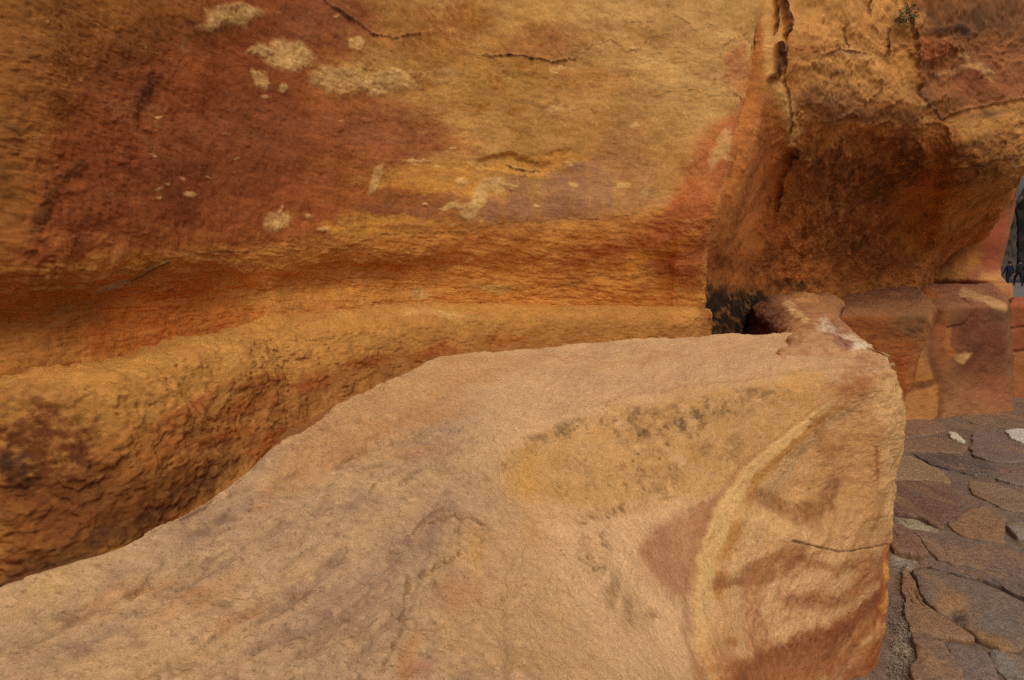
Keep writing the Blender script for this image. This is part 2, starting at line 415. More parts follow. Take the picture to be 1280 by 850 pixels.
    # dark mineral speckle on the left
    sm = sstep(.12, .5, fbm(P, 9, 5, .68, seed=45)) * (1 - sstep(60, 260, px))
    p.field(sm * .6, (62, 38, 22))
    rv = .2 + 1.1 * sstep(-.25, .35, fbm(P, 1.5, 4, .6, seed=57))
    rough = .45 + .5 * (1 - sstep(60, 300, px)) + .6 * sstep(300, 330, py)
    d = p.d + .05 * fbm(P, 1.3, 3, seed=50) + .030 * fbm(P, 3.4, 4, .5, seed=51)
    flake = terrace(fbm(P, 4.2, 5, .55, seed=52, stretch=(1, 1, 1.5)), 5, .82)
    d += .015 * flake * (.4 + .6 * rv) + rv * rough * .009 * fbm(P, 10, 6, .66, seed=53) + .006 * terrace(fbm(P, 13, 4, .6, seed=54), 3, .8) + .0010 * lam * inred
    d += .002 * sp * (0.5 + rough)
    d += .010 * terrace(bf, 3, .8) * m
    return p.c, d

cliff = finish_grid('sandstone_cliff', loft(wall_ctrl(), 980, 640, mu=([.15, .5, .8], [2.0, 1.2, .3]), mv=([.2, .35, .6], [1, .6])), paint_wall, M_ROCK, 1)
tag(cliff, 'tall ochre sandstone cliff with dark red band and pale flaked scars behind the boulder', 'cliff')

# ------------------------------------------------------------------ ledge of the cliff, one bank of the channel
def ledge_ctrl():
    T = [((-350, 526, 1.20), (-330, 560, 1.08), (-260, None, 0.98)),
         ((0, 480, 1.50), (4, 506, 1.33), (40, None, 1.10)),
         ((120, 457, 1.72), (130, 486, 1.50), (160, None, 1.26)),
         ((300, 408, 2.38), (292, 440, 2.08), (275, None, 1.66)),
         ((400, 391, 2.85), (392, 424, 2.55), (382, None, 2.16)),
         ((540, 382, 3.45), (535, 402, 3.15), (530, None, 2.85)),
         ((700, 382, 3.86), (700, 398, 3.58), (700, None, 3.34)),
         ((820, 384, 3.97), (825, 394, 3.74), (828, None, 3.55)),
         ((866, 385, 4.02), (872, 393, 3.84), (874, None, 3.68)),
         ((884, 386, 4.12), (887, 394, 4.05), (889, None, 4.0))]
    rows = []
    for (a, b, y), (c, d_, e), (g, _, h) in T:
        B = W(a, b, y); Lp = W(c, d_, e)
        bot = CAM + np.array([(g - 640) / FPX * h * 1.0, h, 0]); bot[2] = .80
        back = B + np.array([-.05, .22, .02])
        mid = (B + Lp) / 2 + np.array([0, 0, .012])
        d1 = Lp * .72 + bot * .28 + (Lp - B) * .03 * np.array([1, 1, 0])
        d2 = Lp * .36 + bot * .64 + (Lp - B) * .0 * np.array([1, 1, 0])
        lf = float(np.clip((420 - a) / 300, 0, 1)); inw = (B - Lp) / np.linalg.norm(B - Lp) * np.array([1, 1, 0])
        d1 = d1 - inw * .03 * lf; d2 = d2 + inw * .05 * lf; bot = bot + inw * .14 * lf
        rows.append([back, B, mid, Lp, d1, d2, bot, bot - np.array([0, 0, .2])])
    e = rows[-1]
    rows.append([q + np.array([-.05, .9, 0]) for q in e])
    f = rows[0]
    rows = [[q + np.array([.05, -2.6, 0]) for q in f], [q + np.array([0, -.7, 0]) for q in f]] + rows
    return rows

def paint_ledge(P, n):
    p = Paint(P, (188, 134, 68), wf=6, wamp=16)
    px, py = p.px, p.py
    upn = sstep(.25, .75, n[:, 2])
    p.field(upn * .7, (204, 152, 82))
    med = fbm(P, 7, 5, .62, seed=61)
    p.poly([(300, 500), (380, 470), (470, 440), (540, 420), (700, 405), (860, 400), (890, 430), (540, 470), (420, 520), (300, 600), (180, 680), (0, 760), (0, 640), (130, 560)], (146, 92, 46), .75, 30)  # reddish brown front, deepened so the colour carries the dimmer light
    for cx, cy, rx, ry, r in ((330, 475, 40, 9, -10), (310, 505, 35, 12, -25), (235, 510, 50, 10, -35), (390, 480, 26, 12, -20), (455, 455, 40, 9, -10), (540, 440, 35, 7, -5), (630, 425, 30, 5, 0), (350, 550, 50, 12, -25), (280, 545, 40, 8, -20), (200, 560, 40, 12, -35)):
        p.ell(cx, cy, rx, ry, (150, 82, 36), .8, r, .5, 1.2, -.006, breakup=.7)
    p.ell(160, 560, 50, 30, (190, 126, 62), .6, -15, .6)
    p.ell(330, 445, 60, 14, (206, 150, 80), .6, -8, .6)
    p.ell(60, 495, 90, 9, (196, 140, 74), .7, 3, .6, .5)
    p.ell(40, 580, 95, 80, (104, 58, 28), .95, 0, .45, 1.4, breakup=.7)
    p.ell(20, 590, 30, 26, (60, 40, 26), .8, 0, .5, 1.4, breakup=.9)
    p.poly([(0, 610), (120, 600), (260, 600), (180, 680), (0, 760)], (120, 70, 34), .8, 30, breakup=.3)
    p.line([(0, 735), (90, 690), (160, 660), (240, 615), (285, 580)], 16, (70, 48, 32), .5, 1.2, 1.2, breakup=.8)  # dark mossy stain, with the shade of the channel bottom painted in
    p.ell(550, 395, 40, 5, (216, 176, 108), .6, 3, .6, breakup=.5)
    p.ell(860, 398, 26, 10, (204, 140, 72), .6, 5, .6)
    p.ell(880, 395, 9, 22, (136, 72, 38), .6, 0, .6, breakup=.5)
    bedded(p, P, seed=4, strength=.16, stretch=2)
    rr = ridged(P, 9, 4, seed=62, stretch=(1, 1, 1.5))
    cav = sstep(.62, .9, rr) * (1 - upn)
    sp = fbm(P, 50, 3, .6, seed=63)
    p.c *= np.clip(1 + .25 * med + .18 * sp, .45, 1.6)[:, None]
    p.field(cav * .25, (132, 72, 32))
    rough = 1.0 - .65 * upn
    brk = 1 - .6 * sstep(400, 640, px)
    d = p.d + brk * .05 * fbm(P, 2.4, 4, .55, seed=64) + brk * .032 * terrace(fbm(P, 3.6, 5, .6, seed=69), 4, .8) + rough * (.010 * fbm(P, 7, 6, .64, seed=65) + .004 * fbm(P, 18, 4, .68, seed=68) - .004 * cav) + .012 * terrace(fbm(P, 7, 4, .55, seed=66, stretch=(.8, .8, 1.5)), 4, .8) * rough
    d += .002 * sp * rough
    d += (1 - sstep(0, 140, px)) * .018 * fbm(P, 16, 4, .65, seed=67) * rough
    return p.c, d

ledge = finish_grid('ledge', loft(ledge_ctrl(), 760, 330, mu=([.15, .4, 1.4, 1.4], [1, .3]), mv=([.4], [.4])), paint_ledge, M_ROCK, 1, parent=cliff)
ledge['label'] = 'yellow ochre ledge along the foot of the cliff'

# ------------------------------------------------------------------ second cliff, undercut bay
def bay_ctrl():
    def col(px, pys, Ys, pxs=None):
        pxs = pxs or [px] * len(pys)
        return [W(a, b, y) for a, b, y in zip(pxs, pys, Ys)]
    std = [-700, -250, 0, 80, 140, 190, 250, 310, 358]
    rows = [
        [q + np.array([-.05, .05, 0]) for q in col(0, std, [4.5, 4.25, 4.1, 4.03, 3.95, 3.88, 3.79, 3.85, 4.1], [967, 960, 950, 943, 932, 917, 901, 886, 880])],
        col(0, std, [4.5, 4.25, 4.1, 4.04, 3.98, 3.98, 4.08, 4.35, 4.7], [972, 965, 956, 951, 944, 934, 922, 908, 900]),
        col(0, std, [4.52, 4.27, 4.11, 4.06, 4.05, 4.25, 4.65, 5.1, 5.4], [978, 972, 966, 964, 962, 956, 950, 944, 940]),
        col(0, std, [4.6, 4.35, 4.16, 4.12, 4.2, 4.5, 5.1, 5.65, 5.95], [996, 992, 990, 990, 992, 992, 992, 992, 990]),
        col(1050, std, [4.8, 4.6, 4.48, 4.46, 4.6, 4.98, 5.65, 6.2, 6.45]),
        col(1120, std, [5.2, 5.0, 4.9, 4.95, 5.02, 5.35, 6.1, 6.7, 7.0]),
        col(1165, std, [5.4, 5.2, 5.1, 5.2, 5.25, 5.4, 6.0, 6.9, 7.3], [1165] * 6 + [1162, 1155, 1150]),
        col(1200, [-700, -250, 0, 80, 140, 190, 245, 285, 345], [5.6, 5.4, 5.25, 5.3, 5.28, 5.3, 5.7, 6.6, 9.2], [1200] * 6 + [1195, 1185, 1175]),
        col(1240, [-700, -250, 0, 80, 130, 180, 228, 255, 330], [5.75, 5.6, 5.45, 5.45, 5.4, 5.4, 5.65, 6.5, 9.4], [1240] * 7 + [1232, 1205]),
        col(1284, [-700, -250, 0, 80, 130, 165, 200, 224, 320], [5.95, 5.85, 5.7, 5.68, 5.6, 5.6, 5.75, 6.4, 9.6], [1290, 1290, 1288, 1287, 1286, 1285, 1284, 1274, 1225]),
        col(1330, [-700, -250, 0, 60, 95, 120, 145, 168, 225], [6.6, 6.4, 6.3, 6.3, 6.25, 6.25, 6.4, 7.0, 9.8], [1350, 1350, 1345, 1340, 1336, 1330, 1325, 1296, 1228]),
        col(1330, [-700, -250, 0, 60, 90, 110, 130, 155, 215], [9.0, 8.8, 8.6, 8.6, 8.6, 8.6, 8.6, 9.0, 10.5], [1330, 1330, 1325, 1322, 1320, 1315, 1308, 1280, 1225])]
    out = []
    for r in rows:
        out.append([r[0] + np.array([0, 3.5, .8])] + r + [np.array([r[-1][0], r[-1][1] + .05, .7])])
    return out

def paint_bay(P, n):
    p = Paint(P, (176, 112, 54), wf=3.5, wamp=12)
    px, py = p.px, p.py
    med = fbm(P, 5, 5, .62, seed=71)
    # recess: orange brown with darker smudges
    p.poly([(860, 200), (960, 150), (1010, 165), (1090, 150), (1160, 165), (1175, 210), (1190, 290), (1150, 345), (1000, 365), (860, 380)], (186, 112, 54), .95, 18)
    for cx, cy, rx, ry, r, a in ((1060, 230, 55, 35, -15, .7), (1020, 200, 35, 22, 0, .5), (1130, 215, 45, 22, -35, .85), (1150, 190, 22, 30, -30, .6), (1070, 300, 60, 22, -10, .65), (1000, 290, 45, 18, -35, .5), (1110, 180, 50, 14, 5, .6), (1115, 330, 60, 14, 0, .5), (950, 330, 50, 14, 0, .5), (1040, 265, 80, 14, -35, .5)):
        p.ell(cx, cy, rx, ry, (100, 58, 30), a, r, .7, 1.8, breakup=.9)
    p.ell(985, 270, 40, 40, (176, 100, 42), .5, -20, .7)
    p.poly([(938, 100), (958, 120), (975, 190), (960, 260), (945, 320), (900, 360), (870, 350), (890, 240)], (204, 128, 66), .8, 14)  # orange brown facet by the fold, raised in colour to look lit
    p.line([(958, 130), (950, 190), (935, 240), (915, 290), (900, 330)], 6, (146, 84, 42), .6, 1, .8, breakup=.6); p.line([(948, 150), (930, 220), (905, 290)], 3, (206, 146, 84), .6, 1, .6, breakup=.6)
    # purplish bands over the recess
    p.ell(1060, 118, 90, 14, (150, 104, 76), .65, -3, .6, 1, breakup=.4)
    p.ell(1085, 145, 80, 10, (118, 80, 54), .7, 2, .6, 1, breakup=.5)
    p.ell(1060, 105, 26, 12, (140, 80, 56), .6, 0, .6)
    p.poly([(975, -100), (1120, -100), (1130, 60), (1140, 130), (1000, 110), (985, 60)], (208, 150, 84), .85, 14)
    p.ell(1060, 65, 20, 4, (220, 168, 104), .8, 2, .4, .5); p.ell(1085, 72, 18, 5, (210, 158, 96), .7, 10, .4, .5)
    p.line([(1055, 34), (1058, 52), (1062, 56)], 3, (96, 52, 26), .8, 1, .3, -.01)
    p.line([(1025, 70), (1045, 62), (1080, 66)], 2.2, (90, 50, 26), .7, 1, .3, -.015)
    p.ell(1005, 62, 30, 8, (150, 84, 40), .6, 0, .6, breakup=.6)
    p.ell(1035, 90, 22, 7, (110, 64, 34), .6, 0, .6, breakup=.8)
    # shattered vertical crack strip
    p.poly([(950, -60), (978, -60), (980, 100), (998, 140), (1004, 165), (985, 180), (970, 120), (955, 100)], (214, 162, 96), .85, 6)
    for pts, w, dd in (([(952, -20), (945, 20), (942, 60)], 2, -.02), ([(975, -40), (979, 10), (985, 30), (983, 40)], 3.6, -.05), ([(968, -10), (971, 20), (970, 40)], 2.6, -.04), ([(973, 58), (974, 80), (970, 96), (962, 98)], 5, -.05), ([(983, 40), (981, 70), (984, 120), (988, 165)], 1.2, -.02), ([(988, 180), (984, 205), (976, 230), (972, 262)], 2.4, -.04), ([(988, 184), (990, 192)], 5, -.05), ([(1128, -60), (1128, 20), (1140, 45), (1146, 90), (1150, 110)], 2.4, -.03), ([(1086, -20), (1088, 20)], 1.5, -.02), ([(1108, 35), (1106, 70)], 1.5, -.02), ([(1180, 148), (1188, 142), (1215, 135), (1260, 126), (1300, 120)], 1.6, -.03), ([(1150, 115), (1160, 130), (1178, 150)], 1.6, -.02)):
        p.line(pts, w, (70, 36, 18), .85, 1, .35, dd, breakup=.4)
    # right hand reddish brown face and its buff bulge
    p.poly([(1132, -300), (1500, -300), (1500, 118), (1260, 128), (1180, 148), (1152, 115), (1142, 60)], (150, 96, 60), .95, 6)
    p.poly([(1200, -300), (1500, -300), (1500, 40), (1210, 40)], (110, 76, 48), .6, 20, breakup=.5)
    p.ell(1200, 25, 60, 16, (86, 60, 38), .6, 5, .6, breakup=.8)
    p.ell(1165, 62, 20, 18, (168, 98, 54), .8, 0, .5, .9, -.03)
    p.ell(1178, 38, 24, 6, (56, 36, 22), .8, -12, .5, .6, -.03); p.ell(1204, 42, 9, 7, (52, 38, 22), .8, 0, .5, .6)
    p.ell(1150, 25, 12, 12, (186, 130, 74), .6, 0, .5)
    p.ell(1215, 95, 24, 20, (124, 66, 42), .8, -30, .4, 1, breakup=.3)
    p.line([(1200, 68), (1220, 78), (1235, 92), (1240, 98)], 5, (206, 156, 100), .8, 1, .6, breakup=.7)
    p.line([(1180, 92), (1200, 88), (1215, 80)], 4, (196, 146, 92), .7, 1, .6, breakup=.8)
    p.ell(1240, 110, 50, 14, (136, 78, 46), .5, -8, .6)
    p.poly([(1185, 150), (1215, 138), (1300, 122), (1400, 110), (1400, 200), (1280, 215), (1240, 245), (1205, 180), (1195, 168)], (188, 136, 76), .85, 8)
    p.ell(1235, 143, 26, 5, (136, 98, 66), .7, -8, .5, .7)
    p.poly([(1185, 170), (1210, 178), (1255, 170), (1275, 190), (1250, 215), (1190, 240), (1170, 235)], (128, 78, 38), .85, 9, breakup=.3)
    p.poly([(1150, 245), (1200, 235), (1250, 225), (1240, 248), (1190, 285), (1150, 330), (1110, 300)], (180, 118, 56), .7, 10)
    p.ell(1163, 190, 5, 22, (186, 116, 60), .7, -10, .5, .7, .01)
    p.ell(1150, 132, 5, 5, (214, 172, 112), .8, 0, .4, .5); p.ell(1158, 148, 9, 4, (210, 156, 92), .8, -10, .4, .5)
    p.poly([(1143, 112), (1160, 118), (1176, 140), (1178, 152), (1158, 135)], (122, 84, 64), .7, 4, .5)
    # moss at the damp foot, then crevice shade painted into the colour
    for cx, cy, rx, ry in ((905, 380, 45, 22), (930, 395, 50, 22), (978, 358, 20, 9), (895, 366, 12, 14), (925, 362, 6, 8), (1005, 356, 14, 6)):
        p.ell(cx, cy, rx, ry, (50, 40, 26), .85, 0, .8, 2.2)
    p.poly([(876, 376), (900, 368), (955, 364), (965, 440), (876, 440)], (36, 30, 21), .95, 7, 1.2)  # near-black darkness of the hole, painted onto the back wall
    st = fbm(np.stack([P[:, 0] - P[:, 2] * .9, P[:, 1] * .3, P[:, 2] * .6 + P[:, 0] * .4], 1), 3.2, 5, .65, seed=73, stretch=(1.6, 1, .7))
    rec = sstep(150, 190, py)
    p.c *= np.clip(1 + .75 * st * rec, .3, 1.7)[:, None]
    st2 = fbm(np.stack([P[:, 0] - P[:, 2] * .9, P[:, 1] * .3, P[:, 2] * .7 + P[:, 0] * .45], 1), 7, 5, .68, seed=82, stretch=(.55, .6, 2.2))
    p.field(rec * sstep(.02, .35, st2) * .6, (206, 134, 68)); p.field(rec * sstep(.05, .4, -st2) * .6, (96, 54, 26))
    bedded(p, P, seed=7, strength=.26, stretch=4, freq=.8)
    sp = fbm(P, 30, 3, .6, seed=74)
    p.c *= np.clip(1 + .26 * med + .22 * sp, .4, 1.6)[:, None]
    d = p.d + .07 * fbm(P, 1.2, 3, seed=75) + .045 * fbm(P, 3.2, 4, .55, seed=76) + .035 * terrace(fbm(P, 3.4, 5, .58, seed=77, stretch=(.8, .8, 1.4)), 5, .8)
    d += .012 * fbm(P, 9, 6, .66, seed=78) + .003 * sp
    rd = ridged(P, 3.2, 4, seed=79)
    d -= .02 * sstep(.75, .95, rd)
    calm = .25 + .75 * sstep(945, 1010, px + .12 * (py - 150)); d = p.d + (d - p.d) * calm
    up = 1 - sstep(150, 200, py)
    sl = fbm(np.stack([P[:, 0] * .3, P[:, 1] * .3, P[:, 2] - .05 * P[:, 0]], 1), 9, 5, .68, seed=72)
    p.c *= np.clip(1 + .45 * up * sl, .5, 1.5)[:, None]; p.field(up * sstep(.2, .5, sl) * .4, (112, 66, 34))
    d += .012 * up * terrace(sl, 4, .8)
    return p.c, d

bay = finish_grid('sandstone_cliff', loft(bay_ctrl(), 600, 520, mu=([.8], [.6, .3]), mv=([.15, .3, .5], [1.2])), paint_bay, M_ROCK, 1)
tag(bay, 'deeply undercut orange brown cliff split by a shattered vertical crack above the square blocks', 'cliff')

# ------------------------------------------------------------------ pinkish pillar at the end of the cliff
def pillar_ctrl():
    pys = [150, 205, 235, 260, 300, 335, 347, 356, 367]
    R = [1292, 1283, 1272, 1268, 1259, 1249.5, 1252, 1259, 1265]
    rows = []
    for f, Y in ((-1.0, 9.5), (-.55, 8.7), (0.0, 8.3), (.5, 8.15), (.85, 8.15), (1.0, 8.35)):
        c = []
        for k, (py, r) in enumerate(zip(pys, R)):
            a = 1180; px = a + (r - a) * f
            bulge = -.12 if k in (6, 7, 8) and f > 0 else 0
            c.append(W(px, py, Y + bulge + (0.25 if k in (3, 4, 5) else 0)))
        rows.append(c)
    rows.append([q + np.array([-.02, .5, 0]) for q in rows[-1]])
    rows.append([q + np.array([-.3, 2.5, 0]) for q in rows[-2]])
    return [[r[0] + np.array([0, 0, 1.5])] + r + [np.array([r[-1][0], r[-1][1], -.1])] for r in rows]

def paint_pillar(P, n):
    p = Paint(P, (158, 98, 68), wf=3, wamp=6)
    p.poly([(1130, 300), (1200, 285), (1225, 300), (1228, 330), (1200, 352), (1130, 352)], (178, 122, 62), .9, 6)
    p.ell(1190, 310, 28, 14, (96, 60, 36), .6, -15, .6, 1.2, breakup=1)
    p.ell(1215, 268, 22, 10, (116, 86, 76), .6, -20, .6, breakup=.6)
    p.ell(1245, 290, 12, 50, (164, 84, 54), .7, 8, .6, .6)
    p.poly([(1225, 340), (1250, 340), (1270, 362), (1270, 380), (1215, 380)], (196, 138, 84), .9, 4)
    p.ell(1180, 355, 40, 4, (110, 74, 48), .6, 0, .5, 1, breakup=.5)
    bedded(p, P, seed=9, strength=.25, freq=.7)
    sp = fbm(P, 20, 3, .6, seed=84); med = fbm(P, 4, 5, .62, seed=81)
    p.c *= np.clip(1 + .28 * med + .2 * sp, .4, 1.6)[:, None]
    d = .05 * fbm(P, 2.2, 4, seed=85) + .05 * terrace(fbm(P, 3.5, 5, .6, seed=87), 4, .8) + .012 * sp
    edge = sstep(1215, 1255, p.px)
    return p.c, d * (1 - .6 * edge)
pil = finish_grid('sandstone_cliff', loft(pillar_ctrl(), 130, 170), paint_pillar, M_ROCK, 1)
tag(pil, 'narrow pinkish red cliff end with pale swollen foot under the overhang', 'cliff')

# ================================================================== foreground boulder (near bank of the channel)
def boulder_ctrl():
    def st(c, e, f, g, h, a=None, dz=0.0):
        c = np.array(c); e = np.array(e)
        a = c + np.array([0, 0, -.5]) if a is None else np.array(a)
        b = c * .8 + a * .2 + (c - e) * .03 * np.array([1, 1, 0]); 
        d0 = c + (e - c) * .12 + np.array([0, 0, .012])
        d1 = c + (e - c) * .5 + np.array([0, 0, .03 + dz])
        d2 = c + (e - c) * .86 + np.array([0, 0, .012])
        return [a, b, c, d0, d1, d2, e, np.array(f), np.array(g), np.array(h)]
    S = []
    S.append(st((-.66, -1.6, 1.22), (.0, -1.6, .98), (.25, -1.6, .82), (.55, -1.6, .45), (.8, -1.6, -.08)))
    S.append(st((-.66, -.3, 1.24), (.02, -.3, .98), (.25, -.3, .82), (.55, -.3, .45), (.8, -.3, -.08)))
    S.append(st((-.66, .15, 1.25), (.03, .05, .98), (.26, .06, .82), (.56, .08, .45), (.82, .1, -.08)))
    S.append(st((-.655, .42, 1.25), (.04, .34, .975), (.27, .36, .81), (.57, .38, .44), (.84, .4, -.08)))
    S.append(st(W(-60, 774, z=1.25), (.055, .66, .97), (.29, .68, .81), (.59, .7, .43), (.86, .73, -.08)))
    S.append(st(W(60, 721, z=1.25), W(690, 790, z=.965), (.30, 1.04, .81), (.60, 1.02, .43), (.87, 1.02, -.08)))
    S.append(st(W(215, 647, z=1.25), W(665, 690, z=.99), (.29, 1.27, .83), (.60, 1.22, .44), (.88, 1.20, -.08)))
    S.append(st(W(388, 535, z=1.25), W(648, 620, z=1.02), (.31, 1.46, .85), (.63, 1.37, .46), (.90, 1.32, -.08)))
    S.append(st(W(480, 478, z=1.25), W(655, 568, z=1.05), (.35, 1.66, .87), (.66, 1.53, .47), (.92, 1.45, -.08)))
    S.append(st(W(575, 447, z=1.25), W(705, 533, z=1.08), (.47, 1.83, .885), (.74, 1.66, .47), (.95, 1.57, -.08)))
    S.append(st(W(700, 432, z=1.25), W(785, 512, z=1.11), (.64, 1.94, .90), (.83, 1.77, .47), (.99, 1.68, -.08)))
    S.append(st(W(840, 422, z=1.25), W(880, 494, z=1.14), (.86, 2.05, .915), (.97, 1.89, .47), (1.07, 1.80, -.08)))
    S.append(st(W(940, 419, z=1.25), W(975, 480, z=1.16), (1.13, 2.16, .93), (1.15, 2.01, .48), (1.18, 1.93, -.08)))
    S.append(st(W(1020, 421, z=1.25), W(1055, 472, z=1.175), (1.40, 2.27, .95), (1.36, 2.15, .5), (1.33, 2.07, -.08)))
    S.append(st(W(1075, 433, z=1.24), W(1098, 464, z=1.19), (1.53, 2.30, .97), (1.50, 2.22, .5), (1.45, 2.12, -.08)))
    top = W(1108, 446, z=1.225); e2 = W(1116, 462, z=1.18)
    S.append(st(top, e2, (1.70, 2.42, .97), (1.695, 2.42, .5), (1.58, 2.28, -.08), a=(1.72, 2.75, .5)))
    S.append(st(top + np.array([.0, .05, -.03]), e2 + np.array([.02, .12, -.03]), (1.73, 2.6, .97), (1.72, 2.6, .5), (1.65, 2.5, -.08), a=(1.72, 2.85, .5)))
    S.append(st(top + np.array([-.05, .2, -.1]), top + np.array([-.03, .22, -.14]), (1.68, 2.8, .9), (1.68, 2.8, .5), (1.62, 2.75, -.08), a=(1.66, 2.85, .5)))
    return S

def paint_boulder(P, n):
    p = Paint(P, (200, 161, 116), wf=7, wamp=15)
    px, py = p.px, p.py
    Q = np.stack([P[:, 0] - .35 * P[:, 1], P[:, 1], P[:, 2]], 1)
    st = fbm(Q, 9, 5, .65, seed=91, stretch=(1.8, .5, 1.8))
    st2 = fbm(Q, 5, 5, .6, seed=92, stretch=(1.5, .45, 1.5))
    med = fbm(P, 6, 5, .62, seed=93)
    topz = sstep(.55, .85, n[:, 2])
    # lilac grey weathered skin, in long streaks
    lz = (1 - sstep(610, 720, px + .25 * (850 - py))) * sstep(490, 600, py + .25 * px - 60)
    p.field(lz * np.clip(.45 + 1.3 * st2, 0, 1) * .8, (158, 128, 108))
    p.field(lz * sstep(.0, .35, st) * .5, (136, 106, 90)); p.field(lz * sstep(.1, .45, fbm(P, 20, 3, .65, seed=90)) * .45 * topz, (122, 92, 74))
    p.field(lz * sstep(.15, .6, -st) * .5, (184, 138, 88))
    far = (1 - sstep(480, 540, py - (px - 700) * .05)) * sstep(560, 700, px)
    p.field(far * np.clip(.3 + 1.2 * st2, 0, 1) * .5, (168, 126, 100))
    p.poly([(390, 515), (470, 475), (570, 448), (640, 445), (560, 500), (450, 560), (380, 600), (330, 600)], (192, 144, 92), .7, 20)
    for cx, cy, rx, ry, r in ((530, 520, 60, 16, -15), (440, 560, 50, 12, -30), (590, 450, 40, 6, -5), (700, 445, 40, 4, 0), (340, 620, 40, 10, -30), (240, 745, 60, 12, -30), (290, 770, 40, 10, -25), (520, 560, 40, 8, -10), (800, 450, 50, 4, -5), (160, 740, 70, 14, -20), (610, 470, 60, 8, -12)):
        p.ell(cx, cy, rx, ry, (180, 126, 78), .45, r, .7, 1.4, breakup=.9)
    p.ell(60, 735, 40, 12, (206, 166, 104), .6, -25, .6, 1, breakup=.6)
    # yellow buff face with lichen
    p.poly([(632, 565), (700, 532), (850, 492), (1000, 470), (1050, 485), (985, 560), (900, 615), (830, 645), (740, 660), (665, 640)], (192, 146, 88), .85, 12)
    p.poly([(628, 575), (660, 560), (680, 600), (690, 650), (700, 690), (660, 680), (640, 620)], (196, 146, 76), .6, 12)
    p.poly([(650, 620), (760, 640), (870, 620), (810, 670), (800, 720), (860, 745), (870, 850), (800, 850), (730, 770), (680, 690)], (216, 174, 128), .75, 20)
    p.poly([(560, 640), (650, 650), (700, 740), (760, 850), (560, 850), (530, 760)], (196, 154, 106), .6, 24)
    lich = sstep(-.12, .22, fbm(P, 22, 4, .62, seed=94)) * sstep(-.1, .3, fbm(P, 7, 3, .5, seed=95))
    lm = np.zeros(p.N)
    for cx, cy, rx, ry, r, a in ((800, 535, 42, 24, -10, 1), (860, 525, 42, 22, 0, .95), (770, 520, 30, 14, -15, .7), (905, 508, 40, 14, 0, .8), (820, 590, 40, 40, 30, .7), (745, 690, 22, 26, 10, .9), (760, 640, 40, 9, -15, .8), (880, 632, 34, 6, -18, .9), (700, 540, 50, 12, -20, .6), (950, 495, 40, 12, 0, .5), (730, 600, 50, 30, 0, .25), (900, 560, 40, 30, 0, .3), (640, 575, 60, 8, -30, .3)):
        x = px - cx + p.wx * .8; y = py - cy + p.wy * .8
        q = math.radians(r); c_, s_ = math.cos(q), math.sin(q)
        rr = np.hypot((x * c_ + y * s_) / rx, (-x * s_ + y * c_) / ry)
        lm = np.maximum(lm, a * (1 - sstep(.5, 1.3, rr)))
    lich2 = sstep(.0, .24, fbm(P, 13, 5, .7, seed=98))
    p.field(lm * lich * .8, (112, 88, 60), -.003); p.field(lm * lich2 * .95, (84, 68, 50), -.004)
    p.field(lm * .3, (150, 112, 68))
    for cx, cy, rx, ry in ((838, 600, 9, 7), (822, 612, 8, 5), (808, 548, 6, 5), (880, 560, 7, 4), (815, 765, 9, 7), (838, 712, 7, 5), (780, 585, 6, 5), (795, 515, 10, 6), (862, 545, 9, 6), (765, 735, 8, 22), (790, 760, 10, 25)):
        p.ell(cx, cy, rx, ry, (122, 88, 58), .5, 0, .7, 1.2, -.004, breakup=.6)
    fm = np.clip(lm * 1.4 + .35 * sstep(630, 680, px) * (1 - sstep(640, 700, py)) * sstep(500, 540, py + .12 * (px - 700)), 0, 1)
    mo = fbm(P, 17, 5, .68, seed=214)
    p.field(fm * sstep(.05, .3, mo) * .65, (216, 172, 122), .003); p.field(fm * sstep(.12, .35, -mo) * .6, (148, 108, 68), -.004)
    p.field(fm * sstep(.3, .42, fbm(P, 30, 3, .6, seed=215)) * .7, (104, 80, 56), -.003)
    # red brown tongue
    p.poly([(796, 690), (815, 662), (850, 645), (890, 622), (935, 585), (915, 640), (885, 680), (868, 728), (850, 748), (828, 735), (806, 712)], (172, 120, 86), .9, 9, 1.2)
    # right hand half, standing proud of the curved edge
    half = [(1050, 478), (985, 540), (930, 585), (893, 640), (868, 690), (861, 745), (872, 800), (890, 870), (1000, 900), (1200, 900), (1200, 440)]
    p.poly(half, (186, 136, 84), .9, 5, .35, .02)
    p.ell(960, 740, 70, 70, (196, 150, 104), .5, 0, .7)
    p.ell(980, 590, 55, 45, (182, 138, 86), .7, -20, .5)
    seam = np.array([(1046, 492), (1030, 502), (985, 540), (930, 586), (893, 640), (870, 692), (862, 745), (870, 800), (886, 870)], float)
    sx = px + p.wx * .3; sy = py + p.wy * .3
    sd = np.full(p.N, 1e9); sgn = np.ones(p.N)
    for (x0, y0), (x1, y1) in zip(seam[:-1], seam[1:]):
        ex, ey = x1 - x0, y1 - y0
        t = np.clip(((sx - x0) * ex + (sy - y0) * ey) / (ex * ex + ey * ey), 0, 1)
        dd = np.hypot(sx - x0 - t * ex, sy - y0 - t * ey); cl = dd < sd
        sd = np.where(cl, dd, sd); sgn = np.where(cl, np.sign((sx - x0) * ey - (sy - y0) * ex), sgn)
    sd = sd * sgn                       # positive to the right of the seam
    wide = .45 + .75 * sstep(500, 700, py)
    p.wx = p.wx + 5 * fbm(P, 9, 4, .6, seed=213)
    q = sd / wide + 6 * fbm(P, 14, 4, .6, seed=211)
    vis = sstep(488, 520, py) * (px < 1130)
    def band(lo, hi, c, a, so=5): p.field(vis * a * sstep(lo - so, lo + so, q) * (1 - sstep(hi - so, hi + so, q)), c)
    band(-1, 20, (208, 170, 112), .85, 2.5)
    band(20, 34, (176, 122, 62), .75)
    band(34, 48, (204, 164, 112), .7)
    band(48, 60, (172, 142, 104), .6)
